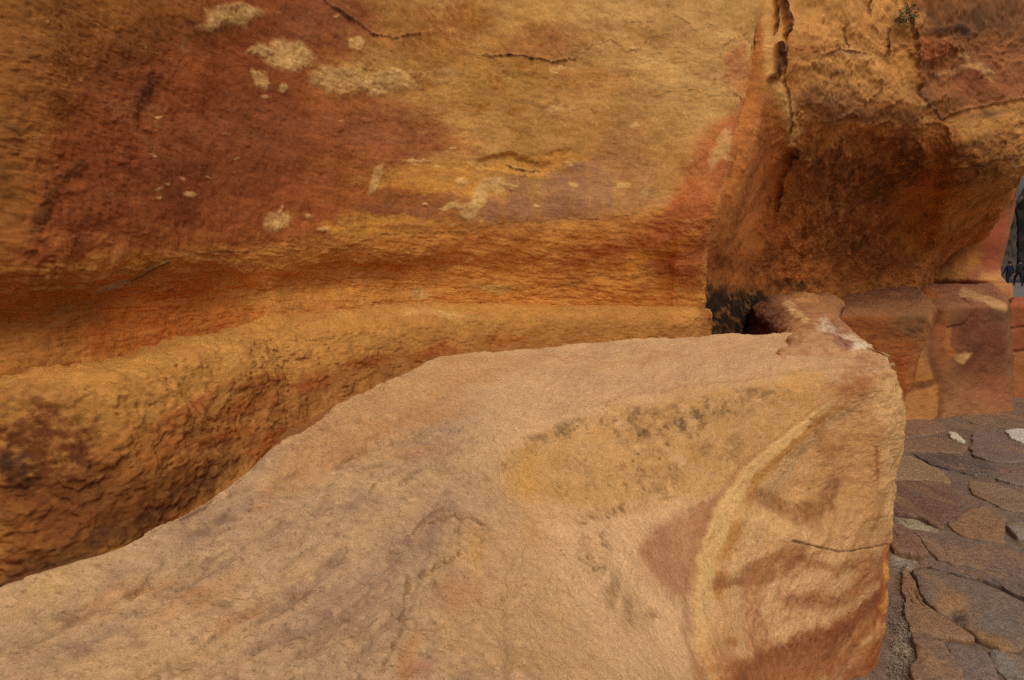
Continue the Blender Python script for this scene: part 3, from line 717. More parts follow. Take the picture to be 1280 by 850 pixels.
    band(60, 80, (208, 158, 106), .55, 9)
    band(-9, -1, (150, 106, 70), .5, 3)
    p.d += vis * (.003 * sstep(-3, 3, q) * (1 - sstep(10, 60, q)) - .009 * sstep(24, 60, q) * (1 - sstep(70, 130, q)))
    p.line([(915, 640), (960, 650), (990, 676)], 14, (200, 154, 100), .6, 1, .5)
    p.poly([(890, 870), (930, 810), (1000, 775), (1060, 750), (1105, 700), (1150, 690), (1150, 900), (890, 900)], (158, 98, 60), .7, 22, 1.4, breakup=.6)
    # iron bands sweeping round under the seam
    inh = sstep(0, 18, px - (868 + np.clip(700 - py, 0, 300) * .72)) 
    r = np.hypot((px - 880) * 1.15, py - 560) + 16 * fbm(P, 4.5, 3, .5, seed=203) + p.wx * .25
    ang = np.arctan2(py - 560, px - 880)
    bn1 = fbm(np.stack([r / 30, ang * .8, P[:, 2] * .2], 1), 1.0, 2, .5, seed=201) + .30 * fbm(P, 10, 5, .65, seed=202)
    zone = inh * sstep(110, 175, r) * sstep(600, 690, py)
    p.field(zone * sstep(-.06, .26, bn1) * .75, (140, 86, 52))
    p.field(zone * sstep(.02, .25, -bn1) * .75, (210, 164, 114))
    p.field(inh * sstep(.15, .4, bn1) * .3, (160, 112, 68))
    p.ell(1000, 600, 75, 48, None, 1, -15, .7, .6, -.022); p.ell(1010, 730, 80, 40, None, 1, -25, .7, .6, -.015)
    for pts, w, c, a in (([(890, 870), (955, 825), (1010, 800), (1065, 775), (1112, 735)], 11, (132, 76, 44), .8), ([(895, 830), (950, 797), (1010, 776), (1068, 750), (1110, 704)], 9, (212, 166, 116), .7), ([(985, 752), (1050, 744), (1100, 712)], 11, (144, 88, 52), .75), ([(985, 694), (1040, 712), (1095, 700)], 8, (150, 96, 58), .65), ([(940, 780), (965, 735), (1000, 722), (1060, 724)], 8, (214, 168, 122), .6), ([(960, 860), (1020, 832), (1075, 815), (1110, 790)], 8, (176, 112, 66), .7), ([(912, 636), (950, 648), (985, 668), (1010, 668)], 12, (214, 170, 118), .65)):
        p.line(pts, w, c, a, 1.3, .9, breakup=.45)
    p.line([(955, 622), (985, 640), (1025, 634), (1048, 606)], 13, (136, 92, 56), .75, 1.2, 1, breakup=.5)
    p.line([(1022, 528), (1036, 558)], 12, (166, 108, 60), .6, 1.2, .8, breakup=.4)
    p.poly([(928, 740), (945, 715), (950, 760), (960, 800), (940, 850), (925, 850)], (156, 96, 60), .6, 10, 1.2, breakup=.6)
    p.ell(890, 830, 20, 30, (168, 104, 66), .6, 0, .6, 1, breakup=.5)
    p.ell(1010, 840, 70, 26, (158, 98, 60), .6, -10, .6, 1, breakup=.3)
    p.line([(985, 676), (1015, 682), (1045, 689), (1070, 688), (1110, 680)], 1.6, (104, 74, 48), .8, 1, .3, -.007)
    p.line([(1092, 560), (1095, 600)], 3.5, (150, 90, 46), .7, 1, .3, -.006)
    # dark red shoulder with pale flakes and pale rim rock
    p.poly([(1100, 700), (1118, 650), (1140, 690), (1150, 760), (1130, 900), (1060, 900), (1090, 800)], (150, 74, 36), .9, 8)
    p.poly([(1088, 480), (1140, 450), (1150, 690), (1118, 690), (1100, 640), (1100, 560)], (212, 168, 114), .8, 8, .9)
    p.line([(1085, 900), (1092, 840), (1102, 800)], 6, (204, 156, 78), .8, 1, .8, breakup=.5)
    for i in range(16):
        x = 1100 + 22 * random.random(); y = 700 + 130 * random.random()
        p.ell(x - (y - 700) * .05, y, 2 + 2 * random.random(), 5 + 9 * random.random(), (206, 146, 76), .8, 8, .5, .5, .003)
    p.ell(1060, 480, 32, 20, (166, 104, 64), .5, -20, .6, 1, breakup=.8)
    p.ell(1085, 455, 20, 18, (150, 92, 62), .5, -20, .6, 1, breakup=.8)
    p.ell(1000, 480, 30, 14, (206, 154, 92), .6, 0, .5)
    # small marks of the near slope
    p.ell(595, 685, 12, 26, (206, 156, 78), .5, 0, .9, 1.2, breakup=.5); p.ell(570, 742, 26, 22, (180, 120, 84), .5, 0, .9, 1.2, breakup=.7)
    p.ell(520, 838, 16, 12, (176, 104, 80), .4, 0, .6, 1, breakup=.6); p.ell(510, 820, 10, 30, (180, 124, 60), .5, 20, .6)
    for pts, w in (([(535, 652), (560, 646), (585, 641), (612, 652)], 2.6), ([(522, 722), (545, 706), (575, 690)], 2.2), ([(510, 722), (508, 760), (498, 800), (478, 835)], 2.2), ([(700, 690), (703, 700)], 2)):
        p.line(pts, w * 1.5, (128, 88, 54), .55, 1.2, .9, -.007, breakup=.8)
    sp = fbm(P, 60, 2, .6, seed=96)
    p.c *= np.clip(1 + .16 * med + .10 * sp + .08 * st * topz, .5, 1.5)[:, None]
    pit = sstep(.22, .5, fbm(P, 55, 3, .6, seed=97)) * sstep(-.1, .3, fbm(P, 6, 3, .5, seed=99))
    p.c *= (1 - .3 * pit)[:, None]
    rim = sstep(1085, 1115, px)
    rip = ridged(Q, 6, 4, seed=216, stretch=(1.9, .5, 1.5)); lzw = np.clip(lz + .35 * far, 0, 1)
    p.c *= np.clip(1 - .18 * lzw * sstep(.70, .92, rip), .5, 1)[:, None]
    d = p.d - .008 * lzw * sstep(.66, .94, rip) + .03 * fbm(P, 2.2, 3, seed=100) + .012 * fbm(P, 6, 4, .55, seed=101)
    d += .009 * terrace(fbm(Q, 6, 6, .62, seed=102, stretch=(1.5, .6, 1.5)), 4, .85) * (.35 + topz)
    d += .0025 * topz * fbm(Q, 20, 5, .68, seed=103, stretch=(1.3, .6, 1.3)) + .002 * (1 - topz) * fbm(P, 16, 5, .62, seed=105) + .001 * sp - .006 * pit + .014 * rim * fbm(P, 14, 4, .6, seed=104)
    return p.c, d

bld = finish_grid('boulder', loft(boulder_ctrl(), 960, 780, mu=([.1, .25, .5, .9, 1.6, 1.6, 1.3], [1.6, .6]), mv=([.25, .5], [1.2, 1.4, 1.3])), paint_boulder, M_BLD, -1)
tag(bld, 'huge smooth tan boulder filling the foreground with curved yellow seam and grey lichen spots', 'boulder')

# ------------------------------------------------------------------ low rock behind the boulder
def rock_ctrl():
    def st(l, r, Y, zb=.9, crest=.0):
        L = W(*l, Y); R = W(*r, Y - .12)
        m = L * .5 + R * .5 + np.array([0, 0, .05 + crest])
        return [np.array([L[0] - .12, L[1], zb - .1]), L * .45 + np.array([L[0] - .1, L[1], zb]) * .55, L, m, R, np.array([R[0] - .01, R[1] - .02, R[2] - .35]), np.array([R[0], R[1], -.06])]
    S = [st((975, 442), (1092, 464), 2.62), st((988, 421), (1095, 441), 2.95), st((984, 413), (1066, 417), 3.6), st((962, 399), (1046, 399), 4.5), st((944, 380), (1046, 388), 5.4, crest=.02), st((946, 369), (1050, 374), 6.3)]
    S = [[q + np.array([-.06, -.12, -.10]) for q in S[0]]] + S
    S.append([q + np.array([0, .5, -.1]) for q in S[-1]])
    return S
def paint_rock(P, n):
    p = Paint(P, (164, 114, 74), wf=7, wamp=12)
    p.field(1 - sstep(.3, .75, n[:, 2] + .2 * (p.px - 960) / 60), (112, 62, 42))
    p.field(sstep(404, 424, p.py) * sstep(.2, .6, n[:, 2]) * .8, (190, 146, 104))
    p.ell(960, 395, 24, 24, (84, 44, 32), .8, 0, .5, 1, breakup=.3)
    p.ell(955, 372, 8, 5, (52, 36, 28), .8, 0, .4)
    p.line([(1030, 404), (1048, 420), (1070, 430), (1098, 444)], 9, (214, 192, 164), .8, 1.2, 1.2, .004, breakup=1.1)
    p.line([(1035, 418), (1060, 432)], 6, (128, 70, 56), .8, 1, .8, breakup=.4)
    p.ell(1050, 410, 14, 6, (142, 92, 66), .7, 35, .5)
    p.line([(985, 378), (995, 392), (1005, 398)], 5, (212, 172, 116), .7, 1, .6, breakup=.5)
    p.ell(1005, 372, 16, 8, (206, 150, 88), .6, 0, .6)
    bedded(p, P, seed=12, strength=.25)
    sp = fbm(P, 40, 3, .6, seed=111)
    p.c *= np.clip(1 + .25 * sp + .2 * fbm(P, 8, 4, .6, seed=112), .5, 1.5)[:, None]
    return p.c, p.d + .045 * fbm(P, 4, 5, .6, seed=113) + .035 * terrace(fbm(P, 6, 5, .6, seed=114, stretch=(1, .7, 1.4)), 4, .8) + .012 * fbm(P, 22, 4, .65, seed=115) + .005 * sp
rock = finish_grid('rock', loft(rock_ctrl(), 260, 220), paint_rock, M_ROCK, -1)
tag(rock, 'low dark red rock with white salt crust on its crest behind the boulder', 'rock')

# ------------------------------------------------------------------ cut blocks and paving stones: rounded prisms
def outline(poly, K, r):
    poly = np.array(poly, float); nxt = np.roll(poly, -1, 0)
    L = np.linalg.norm(nxt - poly, axis=1); s = np.concatenate([[0], np.cumsum(L)])
    u = np.linspace(0, s[-1], K, endpoint=False)
    i = np.clip(np.searchsorted(s, u, 'right') - 1, 0, len(poly) - 1); f = (u - s[i]) / L[i]
    pts = poly[i] + (nxt[i] - poly[i]) * f[:, None]
    w = max(1, int(r / s[-1] * K))
    ker = np.hanning(2 * w + 3)[1:-1]; ker /= ker.sum()
    out = np.zeros_like(pts)
    for k, a in zip(range(-w, w + 1), ker): out += a * np.roll(pts, k, 0)
    return out
def prism(bot, top, z0, ztop, K, R, nv, nt, rc=.04, Rh=None):
    """bot/top plan polygons, ztop(x,y) height; returns grid (rows, K, 3): side from bottom to top, rounded arris, top to the middle"""
    A = outline(bot, K, rc); B = outline(top, K, rc)
    cen = B.mean(0); rows = []; Rh = Rh or R
    dirn = (B - cen); ln = np.linalg.norm(dirn, axis=1)[:, None]; dirn = dirn / ln
    zt = ztop(B[:, 0], B[:, 1])
    for h in np.linspace(0, 1, nv):
        q = A + (B - A) * h; z = z0 + (zt - R - z0) * h
        rows.append(np.column_stack([q, z]))
    for a in np.linspace(0, math.pi / 2, 7)[1:]:
        q = B - dirn * Rh * (1 - math.cos(a)); rows.append(np.column_stack([q, zt - R + R * math.sin(a)]))
    E = B - dirn * Rh
    for h in np.linspace(0, 1, nt)[1:]:
        q = E + (cen - E) * h * .998
        rows.append(np.column_stack([q, ztop(q[:, 0], q[:, 1])]))
    return np.array(rows)
def finish_prism(name, G, paint_fn, mat):
    M, K, _ = G.shape
    Gp = np.concatenate([G[:, -1:], G, G[:, :1]], 1)
    n = np.cross(np.gradient(Gp, axis=1), np.gradient(Gp, axis=0))[:, 1:-1]
    n /= np.linalg.norm(n, axis=2)[..., None] + 1e-9
    c2 = G.mean((0, 1)); 
    if ((G - c2) * n).sum() < 0: n = -n; flip = True
    else: flip = False
    P = G.reshape(-1, 3); nn = n.reshape(-1, 3)
    col, d = paint_fn(P, nn)
    q = grid_quads(M, K, True)
    if not flip: q = q[:, ::-1]
    return make_mesh(name, P + nn * d[:, None], q, mat, col)

def xy(p): return (p[0], p[1])
# block A
tA = [xy(W(990, 388, Y=5.75)), xy(W(1165, 388, Y=5.85)), xy(W(1172, 378, Y=6.2)), xy(W(1150, 364, Y=7.1)), xy(W(960, 364, Y=6.9))]
bA = [(tA[0][0] + .1, 5.75), xy(W(1126, 524, z=0)), xy(W(1140, 500, Y=6.5)), (tA[3][0] - .2, 7.1), (tA[4][0], 6.9)]
def ztA(x, y): return 1.155 + .17 * np.clip((y - 5.85) / 1.0, -.1, 1.2)
def paint_A(P, n):
    p = Paint(P, (150, 94, 52), wf=3, wamp=9)
    top = sstep(.4, .8, n[:, 2])
    p.ell(1060, 440, 60, 40, (178, 104, 46), .7, 0, .6, breakup=.5)
    p.ell(1050, 415, 60, 16, (130, 76, 42), .7, 0, .6, 1, breakup=.8)
    p.ell(1140, 405, 22, 18, (110, 80, 52), .8, 0, .5, 1, breakup=.4)
    p.ell(1130, 480, 26, 50, (166, 86, 42), .7, 0, .6)
    p.line([(1163, 395), (1152, 430), (1140, 465), (1124, 520)], 5, (186, 124, 68), .45, 1.2, .8, breakup=.4)
    p.field(top * .9, (144, 100, 70))
    p.field(top * sstep(0, .4, fbm(P, 4, 4, .6, seed=121, stretch=(.5, 2, 1))) * .6, (128, 84, 62))
    p.field(top * sstep(.1, .5, fbm(P, 3, 4, .6, seed=125)) * .6, (180, 116, 66))
    p.line([(1032, 390), (1034, 404)], 4, (70, 40, 24), .9, 1, .3, -.03)
    sp = fbm(P, 30, 3, .6, seed=122)
    p.c *= np.clip(1 + .3 * fbm(P, 5, 5, .62, seed=123) + .22 * sp, .4, 1.5)[:, None]
    return p.c, p.d + .05 * fbm(P, 2.0, 4, .55, seed=124) + .025 * terrace(fbm(P, 4, 5, .6, seed=127), 4, .8) + .014 * fbm(P, 10, 4, .6, seed=126) + .003 * sp
bkA = finish_prism('stone_block', prism(bA, tA, -.06, ztA, 320, .09, 120, 60, .07, .12), paint_A, M_ROCK)
tag(bkA, 'orange stone block with curved leaning right edge, nearest of the row', 'stone block', 'stone blocks along the path')
# block B with its wavy water worn flank
tB = [xy(W(1150, 388, Y=6.25)), xy(W(1186, 384, Y=6.12)), xy(W(1262, 384, Y=6.3)), xy(W(1264, 372, Y=6.9)), xy(W(1236, 355, Y=8.5)), xy(W(1140, 358, Y=8.2))]
bB = [xy(W(1122, 528, z=0)), xy(W(1176, 523, z=0)), xy(W(1266, 515, z=0)), xy(W(1270, 490, z=0)), (tB[4][0], 8.5), (tB[5][0] - .1, 8.2)]
def ztB(x, y): return 1.20 + .12 * np.clip((y - 6.2) / 1.2, -.1, 1.2)
def paint_B(P, n):
    p = Paint(P, (138, 92, 60), wf=3, wamp=8)
    top = sstep(.4, .8, n[:, 2])
    p.poly([(1120, 440), (1150, 440), (1172, 470), (1180, 500), (1176, 530), (1110, 535)], (190, 130, 70), .85, 8)
    p.line([(1140, 483), (1160, 481), (1172, 477)], 5, (104, 56, 34), .8, 1, .6)
    p.poly([(1170, 500), (1220, 480), (1264, 500), (1264, 530), (1170, 530)], (170, 118, 76), .7, 12)
    p.ell(1240, 490, 30, 20, (160, 94, 66), .6, 0, .6)
    p.ell(1225, 425, 34, 52, (108, 58, 38), .85, 0, .45, 1, breakup=.25)
    p.ell(1178, 420, 10, 50, (150, 86, 42), .6, 0, .6)
    p.ell(1250, 390, 14, 14, (88, 66, 48), .6, 0, .5)
    p.poly([(1192, 445), (1205, 440), (1216, 442), (1205, 455), (1198, 452)], (218, 168, 108), .9, 2.5, .3)
    p.line([(1187, 412), (1184, 430), (1190, 442)], 4, (176, 108, 52), .7, 1, .3)
    p.line([(1174, 390), (1163, 410), (1163, 440), (1168, 462), (1177, 480), (1178, 510), (1172, 530)], 4.5, (110, 66, 40), .7, 1.2, .5, -.022)
    p.line([(1185, 410), (1205, 405), (1222, 385), (1200, 372)], 1.6, (80, 42, 26), .7, 1, .3, -.02)
    p.field(top * .8, (150, 100, 72))
    p.line([(1205, 365), (1230, 372), (1255, 384)], 6, (204, 156, 104), .8, 1, .6, breakup=.3)
    p.ell(1150, 366, 26, 6, (186, 108, 56), .7, 5, .5, 1, breakup=.5)
    bedded(p, P, seed=15, strength=.2, freq=.9)
    sp = fbm(P, 26, 3, .6, seed=131)
    p.c *= np.clip(1 + .22 * fbm(P, 5, 5, .62, seed=132) + .16 * sp, .4, 1.5)[:, None]
    wav = np.exp(-((p.px - 1148) / 20) ** 2) * np.sin((p.py - 400) / 22.0) * .05 * (1 - top)
    return p.c, p.d + wav + .05 * fbm(P, 1.9, 4, .55, seed=133) + .022 * terrace(fbm(P, 4, 5, .6, seed=137), 4, .8) + .01 * fbm(P, 9, 4, .6, seed=134) + .003 * sp
bkB = finish_prism('stone_block', prism(bB, tB, -.06, ztB, 380, .10, 120, 60, .07, .14), paint_B, M_ROCK)
tag(bkB, 'red brown stone block with dark stain and small pale chip, middle of the row', 'stone block', 'stone blocks along the path')
# block C at the frame edge
tC = [xy(W(1262, 375, Y=6.85)), xy(W(1330, 378, Y=6.8)), xy(W(1400, 375, Y=7.4)), xy(W(1330, 366, Y=8.2)), xy(W(1262, 366, Y=8.0))]
bC = [xy(W(1262, 496, z=0)), xy(W(1330, 498, z=0)), xy(W(1400, 480, z=0)), (tC[3][0], 8.2), (tC[4][0], 8.0)]
def paint_C(P, n):
    p = Paint(P, (160, 92, 62), wf=3, wamp=5)
    p.poly([(1250, 440), (1400, 440), (1400, 520), (1250, 520)], (176, 112, 66), .95, 3)
    p.line([(1255, 410), (1290, 408), (1400, 405)], 2.2, (96, 46, 30), .8, 1, .3, -.02)
    p.line([(1255, 440), (1290, 438), (1400, 436)], 2.0, (120, 66, 38), .8, 1, .3, -.02)
    bedded(p, P, seed=17, strength=.2)
    p.c *= np.clip(1 + .25 * fbm(P, 6, 5, .62, seed=142), .5, 1.5)[:, None]
    return p.c, p.d + .03 * fbm(P, 3, 4, .55, seed=143)
bkC = finish_prism('stone_block', prism(bC, tC, -.06, lambda x, y: 1.17 + 0 * x, 240, .07, 70, 30), paint_C, M_ROCK)
tag(bkC, 'brick red stone block with two horizontal seams at the far end of the row', 'stone block', 'stone blocks along the path')

# ------------------------------------------------------------------ channel floor
def chan_ctrl():
    pts = [(-.85, -2.5), (-.86, 0), (-.86, .8), (-.86, 1.3), (-.75, 1.8), (-.50, 2.4), (.0, 2.95), (.9, 3.35), (1.5, 3.75), (1.85, 4.6), (1.9, 6.2)]
    S = []
    for i, (x, y) in enumerate(pts):
        a = np.array(pts[max(i - 1, 0)]); b = np.array(pts[min(i + 1, len(pts) - 1)])
        t = (b - a) / np.linalg.norm(b - a); nn = np.array([-t[1], t[0]])
        z = (.80, .80, .82, .86, .95, 1.0, 1.0, 1.0, .95, .82, .82)[i]
        S.append([np.array([x + nn[0] * w, y + nn[1] * w, z + .05 * (abs(w) / .4) ** 2]) for w in (-.5, -.2, 0, .2, .5)])
    return S
def paint_chan(P, n):
    p = Paint(P, (140, 92, 52), wf=4, wamp=8)
    p.c *= np.clip(1 + .3 * fbm(P, 6, 5, .6, seed=151), .5, 1.5)[:, None]
    p.c *= np.clip(1 + .5 * fbm(P, 25, 4, .65, seed=153), .5, 1.5)[:, None]
    return p.c, .03 * fbm(P, 5, 5, .6, seed=152) + .02 * terrace(fbm(P, 8, 4, .6, seed=154), 4, .8)
tag(finish_grid('channel_floor', loft(chan_ctrl(), 200, 40), paint_chan, M_ROCK, -1), kind='structure')

# ------------------------------------------------------------------ ground
def axis(lo, hi, n, far):
    core = np.linspace(lo, hi, n)
    up = hi + (np.geomspace(1, 1 + far, 26)[1:] - 1)
    dn = lo - (np.geomspace(1, 1 + far, 26)[1:] - 1)
    return np.concatenate([dn[::-1], core, up])
gx = axis(.9, 6.8, 360, 600); gy = axis(1.6, 7.6, 420, 900)
GX, GY = np.meshgrid(gx, gy, indexing='ij')
GG = np.stack([GX, GY, np.zeros_like(GX)], -1)
def pave_tone(P, p, seed):
    Q = np.stack([P[:, 0] + .12 * P[:, 1], P[:, 1], P[:, 2]], 1)
    a = fbm(Q, 3.2, 5, .62, seed=seed, stretch=(1.6, .55, 1))
    b = fbm(Q, 9, 5, .65, seed=seed + 1, stretch=(1.8, .45, 1))
    c = fbm(Q, 2.0, 4, .6, seed=seed + 2, stretch=(1.4, .6, 1))
    return Q, a, b, c
def paint_ground(P, n):
    p = Paint(P, (124, 104, 88), wf=3, wamp=8)
    Q, a, b, c = pave_tone(P, p, 160)
    p.field(sstep(-.05, .25, a) * .8, (116, 92, 78))
    p.field(sstep(.1, .5, c) * .6, (112, 92, 80))
    p.field(sstep(.2, .5, -c) * .6, (166, 112, 74))
    p.field(sstep(.15, .45, b) * .6, (92, 76, 66))
    p.field(sstep(.22, .5, -b) * .5, (190, 156, 112))
    p.ell(1150, 592, 26, 10, (202, 172, 128), .7, 15, .5); p.ell(1145, 655, 24, 9, (186, 170, 142), .7, 18, .5)
    p.ell(1130, 700, 14, 16, (170, 158, 140), .7, 0, .5)
    p.poly([(1100, 860), (1130, 770), (1150, 790), (1146, 830), (1150, 870)], (160, 146, 128), .7, 6)
    tr = fbm(Q, 2.6, 6, .6, seed=169, stretch=(1.6, .6, 1))
    d = .010 * a + .045 * terrace(tr, 5, .86) + .008 * terrace(b, 3, .75) + .006 * fbm(P, 20, 4, .6, seed=166)
    ed = np.abs((tr * 5) % 1.0 - .9); p.field((1 - sstep(.02, .1, ed)) * .4, (84, 72, 62))
    cr = sstep(.78, .93, ridged(Q, 2.2, 4, seed=167, stretch=(1.5, .6, 1)))
    d -= .012 * cr; p.field(cr * .4, (84, 72, 62))
    near = ((P[:, 0] > -1) & (P[:, 0] < 9) & (P[:, 1] > 0) & (P[:, 1] < 10)).astype(float)
    farm = sstep(12, 26, P[:, 1])
    p.field(farm * .9, (118, 112, 106))
    sp = fbm(P, 50, 3, .6, seed=168)
    p.c *= np.clip(1 + .25 * sp * near, .5, 1.5)[:, None]
    return p.c, d * near * .7 - .001
tag(finish_grid('ground', GG, paint_ground, M_PAVE, 1), kind='structure')

FLAG = [
 ([(1122, 526), (1172, 529), (1182, 540), (1150, 546), (1112, 549)], (136, 104, 84), .016, 'mauve tan flagstone at the foot of the wavy block'),
 ([(1112, 551), (1178, 549), (1212, 560), (1202, 568), (1140, 565), (1112, 563)], (132, 104, 80), .018, 'tan flagstone between the white sliver and the streaky slate grey stone'),
 ([(1214, 540), (1254, 545), (1262, 556), (1300, 562), (1300, 578), (1244, 580), (1214, 570)], (124, 104, 94), .016, 'pinkish mauve flagstone below the white paving stone'),
 ([(1110, 568), (1136, 571), (1172, 588), (1188, 604), (1165, 600), (1110, 600)], (150, 122, 92), .018, 'pale tan flagstone above the large dark purple one'),
 ([(1206, 640), (1234, 632), (1258, 648), (1254, 680), (1204, 671), (1188, 660)], (146, 110, 78), .016, 'ochre flagstone touching the rounded side of the dark purple one'),
 ([(1252, 594), (1300, 584), (1300, 614), (1244, 601)], (128, 108, 92), .016, 'grey buff flagstone at the edge just above the buff tan one'),
 ([(1164, 706), (1200, 714), (1240, 720), (1300, 732), (1300, 764), (1278, 752), (1240, 733), (1200, 722), (1162, 713)], (118, 98, 88), .014, 'narrow brown mauve flagstone squeezed between the long mauve and wide grey ones'),
 ([(1130, 708), (1138, 720), (1158, 762), (1172, 776), (1226, 807), (1182, 800), (1140, 794), (1128, 770)], (146, 112, 82), .014, 'slanting tan flagstone along the left side of the wide grey one'),
 ([(1110, 604), (1165, 603), (1187, 612), (1203, 630), (1202, 644), (1186, 652), (1182, 664), (1172, 660), (1150, 648), (1112, 642)], (118, 84, 70), .022, 'large dark purple brown flagstone with rounded right side beside the boulder'),
 ([(1139, 716), (1160, 716), (1200, 726), (1240, 738), (1275, 756), (1300, 770), (1300, 812), (1262, 822), (1228, 804), (1200, 786), (1172, 772), (1158, 758)], (124, 104, 88), .028, 'wide grey flagstone with ochre patches and a dark hollow in the middle'),
 ([(1139, 797), (1178, 803), (1196, 830), (1206, 862), (1150, 872)], (128, 102, 84), .024, 'brown grey squared flagstone at the bottom edge of the path'),
 ([(1184, 803), (1230, 814), (1246, 845), (1250, 880), (1212, 872)], (124, 106, 94), .022, 'mid grey flagstone in the bottom row between two grey stones'),
 ([(1236, 815), (1300, 828), (1310, 880), (1256, 880), (1250, 846)], (132, 122, 112), .024, 'pale blue grey flagstone in the bottom right corner'),
 ([(1110, 655), (1130, 660), (1150, 678), (1158, 692), (1152, 699), (1110, 690)], (136, 98, 80), .030, 'red wedge shaped stone against the foot of the boulder'),
 ([(1138, 664), (1160, 668), (1200, 676), (1250, 684), (1300, 696), (1300, 726), (1240, 714), (1200, 708), (1168, 700), (1158, 680)], (126, 102, 88), .018, 'long mauve flagstone above the wide grey one'),
 ([(1139, 567), (1180, 570), (1215, 573), (1245, 584), (1250, 592), (1228, 596), (1196, 590), (1160, 580)], (96, 80, 74), .016, 'dark streaky slate grey flagstone with white flecks'),
 ([(1183, 541), (1194, 542), (1202, 549), (1209, 555), (1196, 553), (1188, 548)], (214, 202, 176), .020, 'small white sliver of stone lying on the path'),
 ([(1257, 539), (1275, 537), (1300, 542), (1300, 556), (1276, 554), (1264, 549)], (204, 198, 184), .020, 'white paving stone cut by the right picture edge'),
 ([(1258, 660), (1300, 655), (1300, 680), (1268, 676)], (140, 128, 118), .022, 'blue grey flagstone at the right picture edge'),
 ([(1208, 600), (1240, 604), (1300, 618), (1300, 640), (1262, 640), (1236, 628), (1216, 616)], (138, 114, 88), .018, 'buff tan flagstone right of the dark purple one'),
 ([(1200, 520), (1260, 522), (1300, 530), (1300, 538), (1256, 536), (1215, 530)], (124, 102, 80), .014, 'thin brown flagstone just below the block row'),
]
for k, (pl, colr, th, lab) in enumerate(FLAG):
    poly = [xy(W(a, b, z=0)) for a, b in pl]
    def zt(x, y, th=th, k=k):
        return th + .006 * np.sin(3 * x + k) + .006 * np.cos(2.3 * y + 2 * k)
    def pf(P, n, colr=colr, k=k):
        p = Paint(P, colr, wf=3, wamp=8)
        Q, a, b, c = pave_tone(P, p, 180 + k * 5)
        p.field(sstep(.1, .5, b) * .5, [v * .72 for v in colr]); p.field(sstep(.0, .35, -a) * .7, (158, 122, 86) if sum(colr) < 540 else colr)
        p.field(sstep(.1, .5, c) * .4, (104, 94, 88) if sum(colr) < 540 else colr)
        if k == 9:
            p.ell(1190, 755, 22, 16, (172, 126, 80), .8, 0, .5); p.ell(1198, 771, 11, 9, (46, 36, 26), .9, 30, .5, 1, -.02, breakup=.6); p.ell(1250, 780, 24, 12, (120, 112, 106), .7, 10, .5); p.ell(1238, 800, 30, 8, (150, 110, 62), .7, 20, .5)
        if k == 15:
            p.field(sstep(.3, .5, fbm(P, 40, 3, .6, seed=199)) * .8, (196, 184, 170))
        sp = fbm(P, 50, 3, .6, seed=175)
        p.c *= np.clip(1 + .25 * sp + .2 * a, .5, 1.5)[:, None]
        top = sstep(.3, .8, n[:, 2])
        return p.c, (.007 * terrace(b, 3, .75) + .006 * a + .004 * fbm(P, 18, 4, .6, seed=176)) * (.3 + .7 * top) + p.d
    poly = outline(poly, 200, .05)
    q3 = np.column_stack([poly, np.zeros(len(poly))])
    poly = poly + np.column_stack([fbm(q3, 5, 4, .6, seed=k + 400), fbm(q3, 5, 4, .6, seed=k + 430)]) * .05
    th *= .32; K = 260
    if sum(colr) < 540: colr = [.55 * v + .45 * w_ for v, w_ in zip(colr, (106, 101, 108))]
    o = finish_prism('flagstone', prism(poly, poly, -.05, zt, K, min(.014, th * .95), 5, 60, .012, .05), pf, M_PAVE)
    tag(o, lab, 'flagstone', 'worn flagstones of the path')

# loose gravel in the gap at the boulder's foot
gv, gq = [], []
oct_ = np.array([(1, 0, 0), (0, 1, 0), (-1, 0, 0), (0, -1, 0), (0, 0, 1), (0, 0, -1)], float)
tri = [(0, 1, 4), (1, 2, 4), (2, 3, 4), (3, 0, 4), (1, 0, 5), (2, 1, 5), (3, 2, 5), (0, 3, 5)]
gcol = []
for i in range(900):
    if i % 3:
        q = W(1112 + 34 * random.random(), 770 + 90 * random.random(), z=0)
    else:
        q = W(1120 + 40 * random.random(), 700 + 110 * random.random(), z=0)
    s = random.uniform(.002, .006)
    b = len(gv) 
    for v in oct_:
        gv.append(q + v * s * np.array([random.uniform(.7, 1.4), random.uniform(.7, 1.4), random.uniform(.5, .9)]) + np.array([0, 0, .002]))
        gcol.append(lin((140, 122, 102)) * random.uniform(.6, 1.3))
    gq += [(b + x, b + y, b + z) for x, y, z in tri]
tag(make_mesh('gravel', np.array(gv), np.array(gq), M_PAVE, np.array(gcol), smooth=False), 'fine grey gravel filling the gap at the foot of the boulder', 'gravel', kind='stuff')

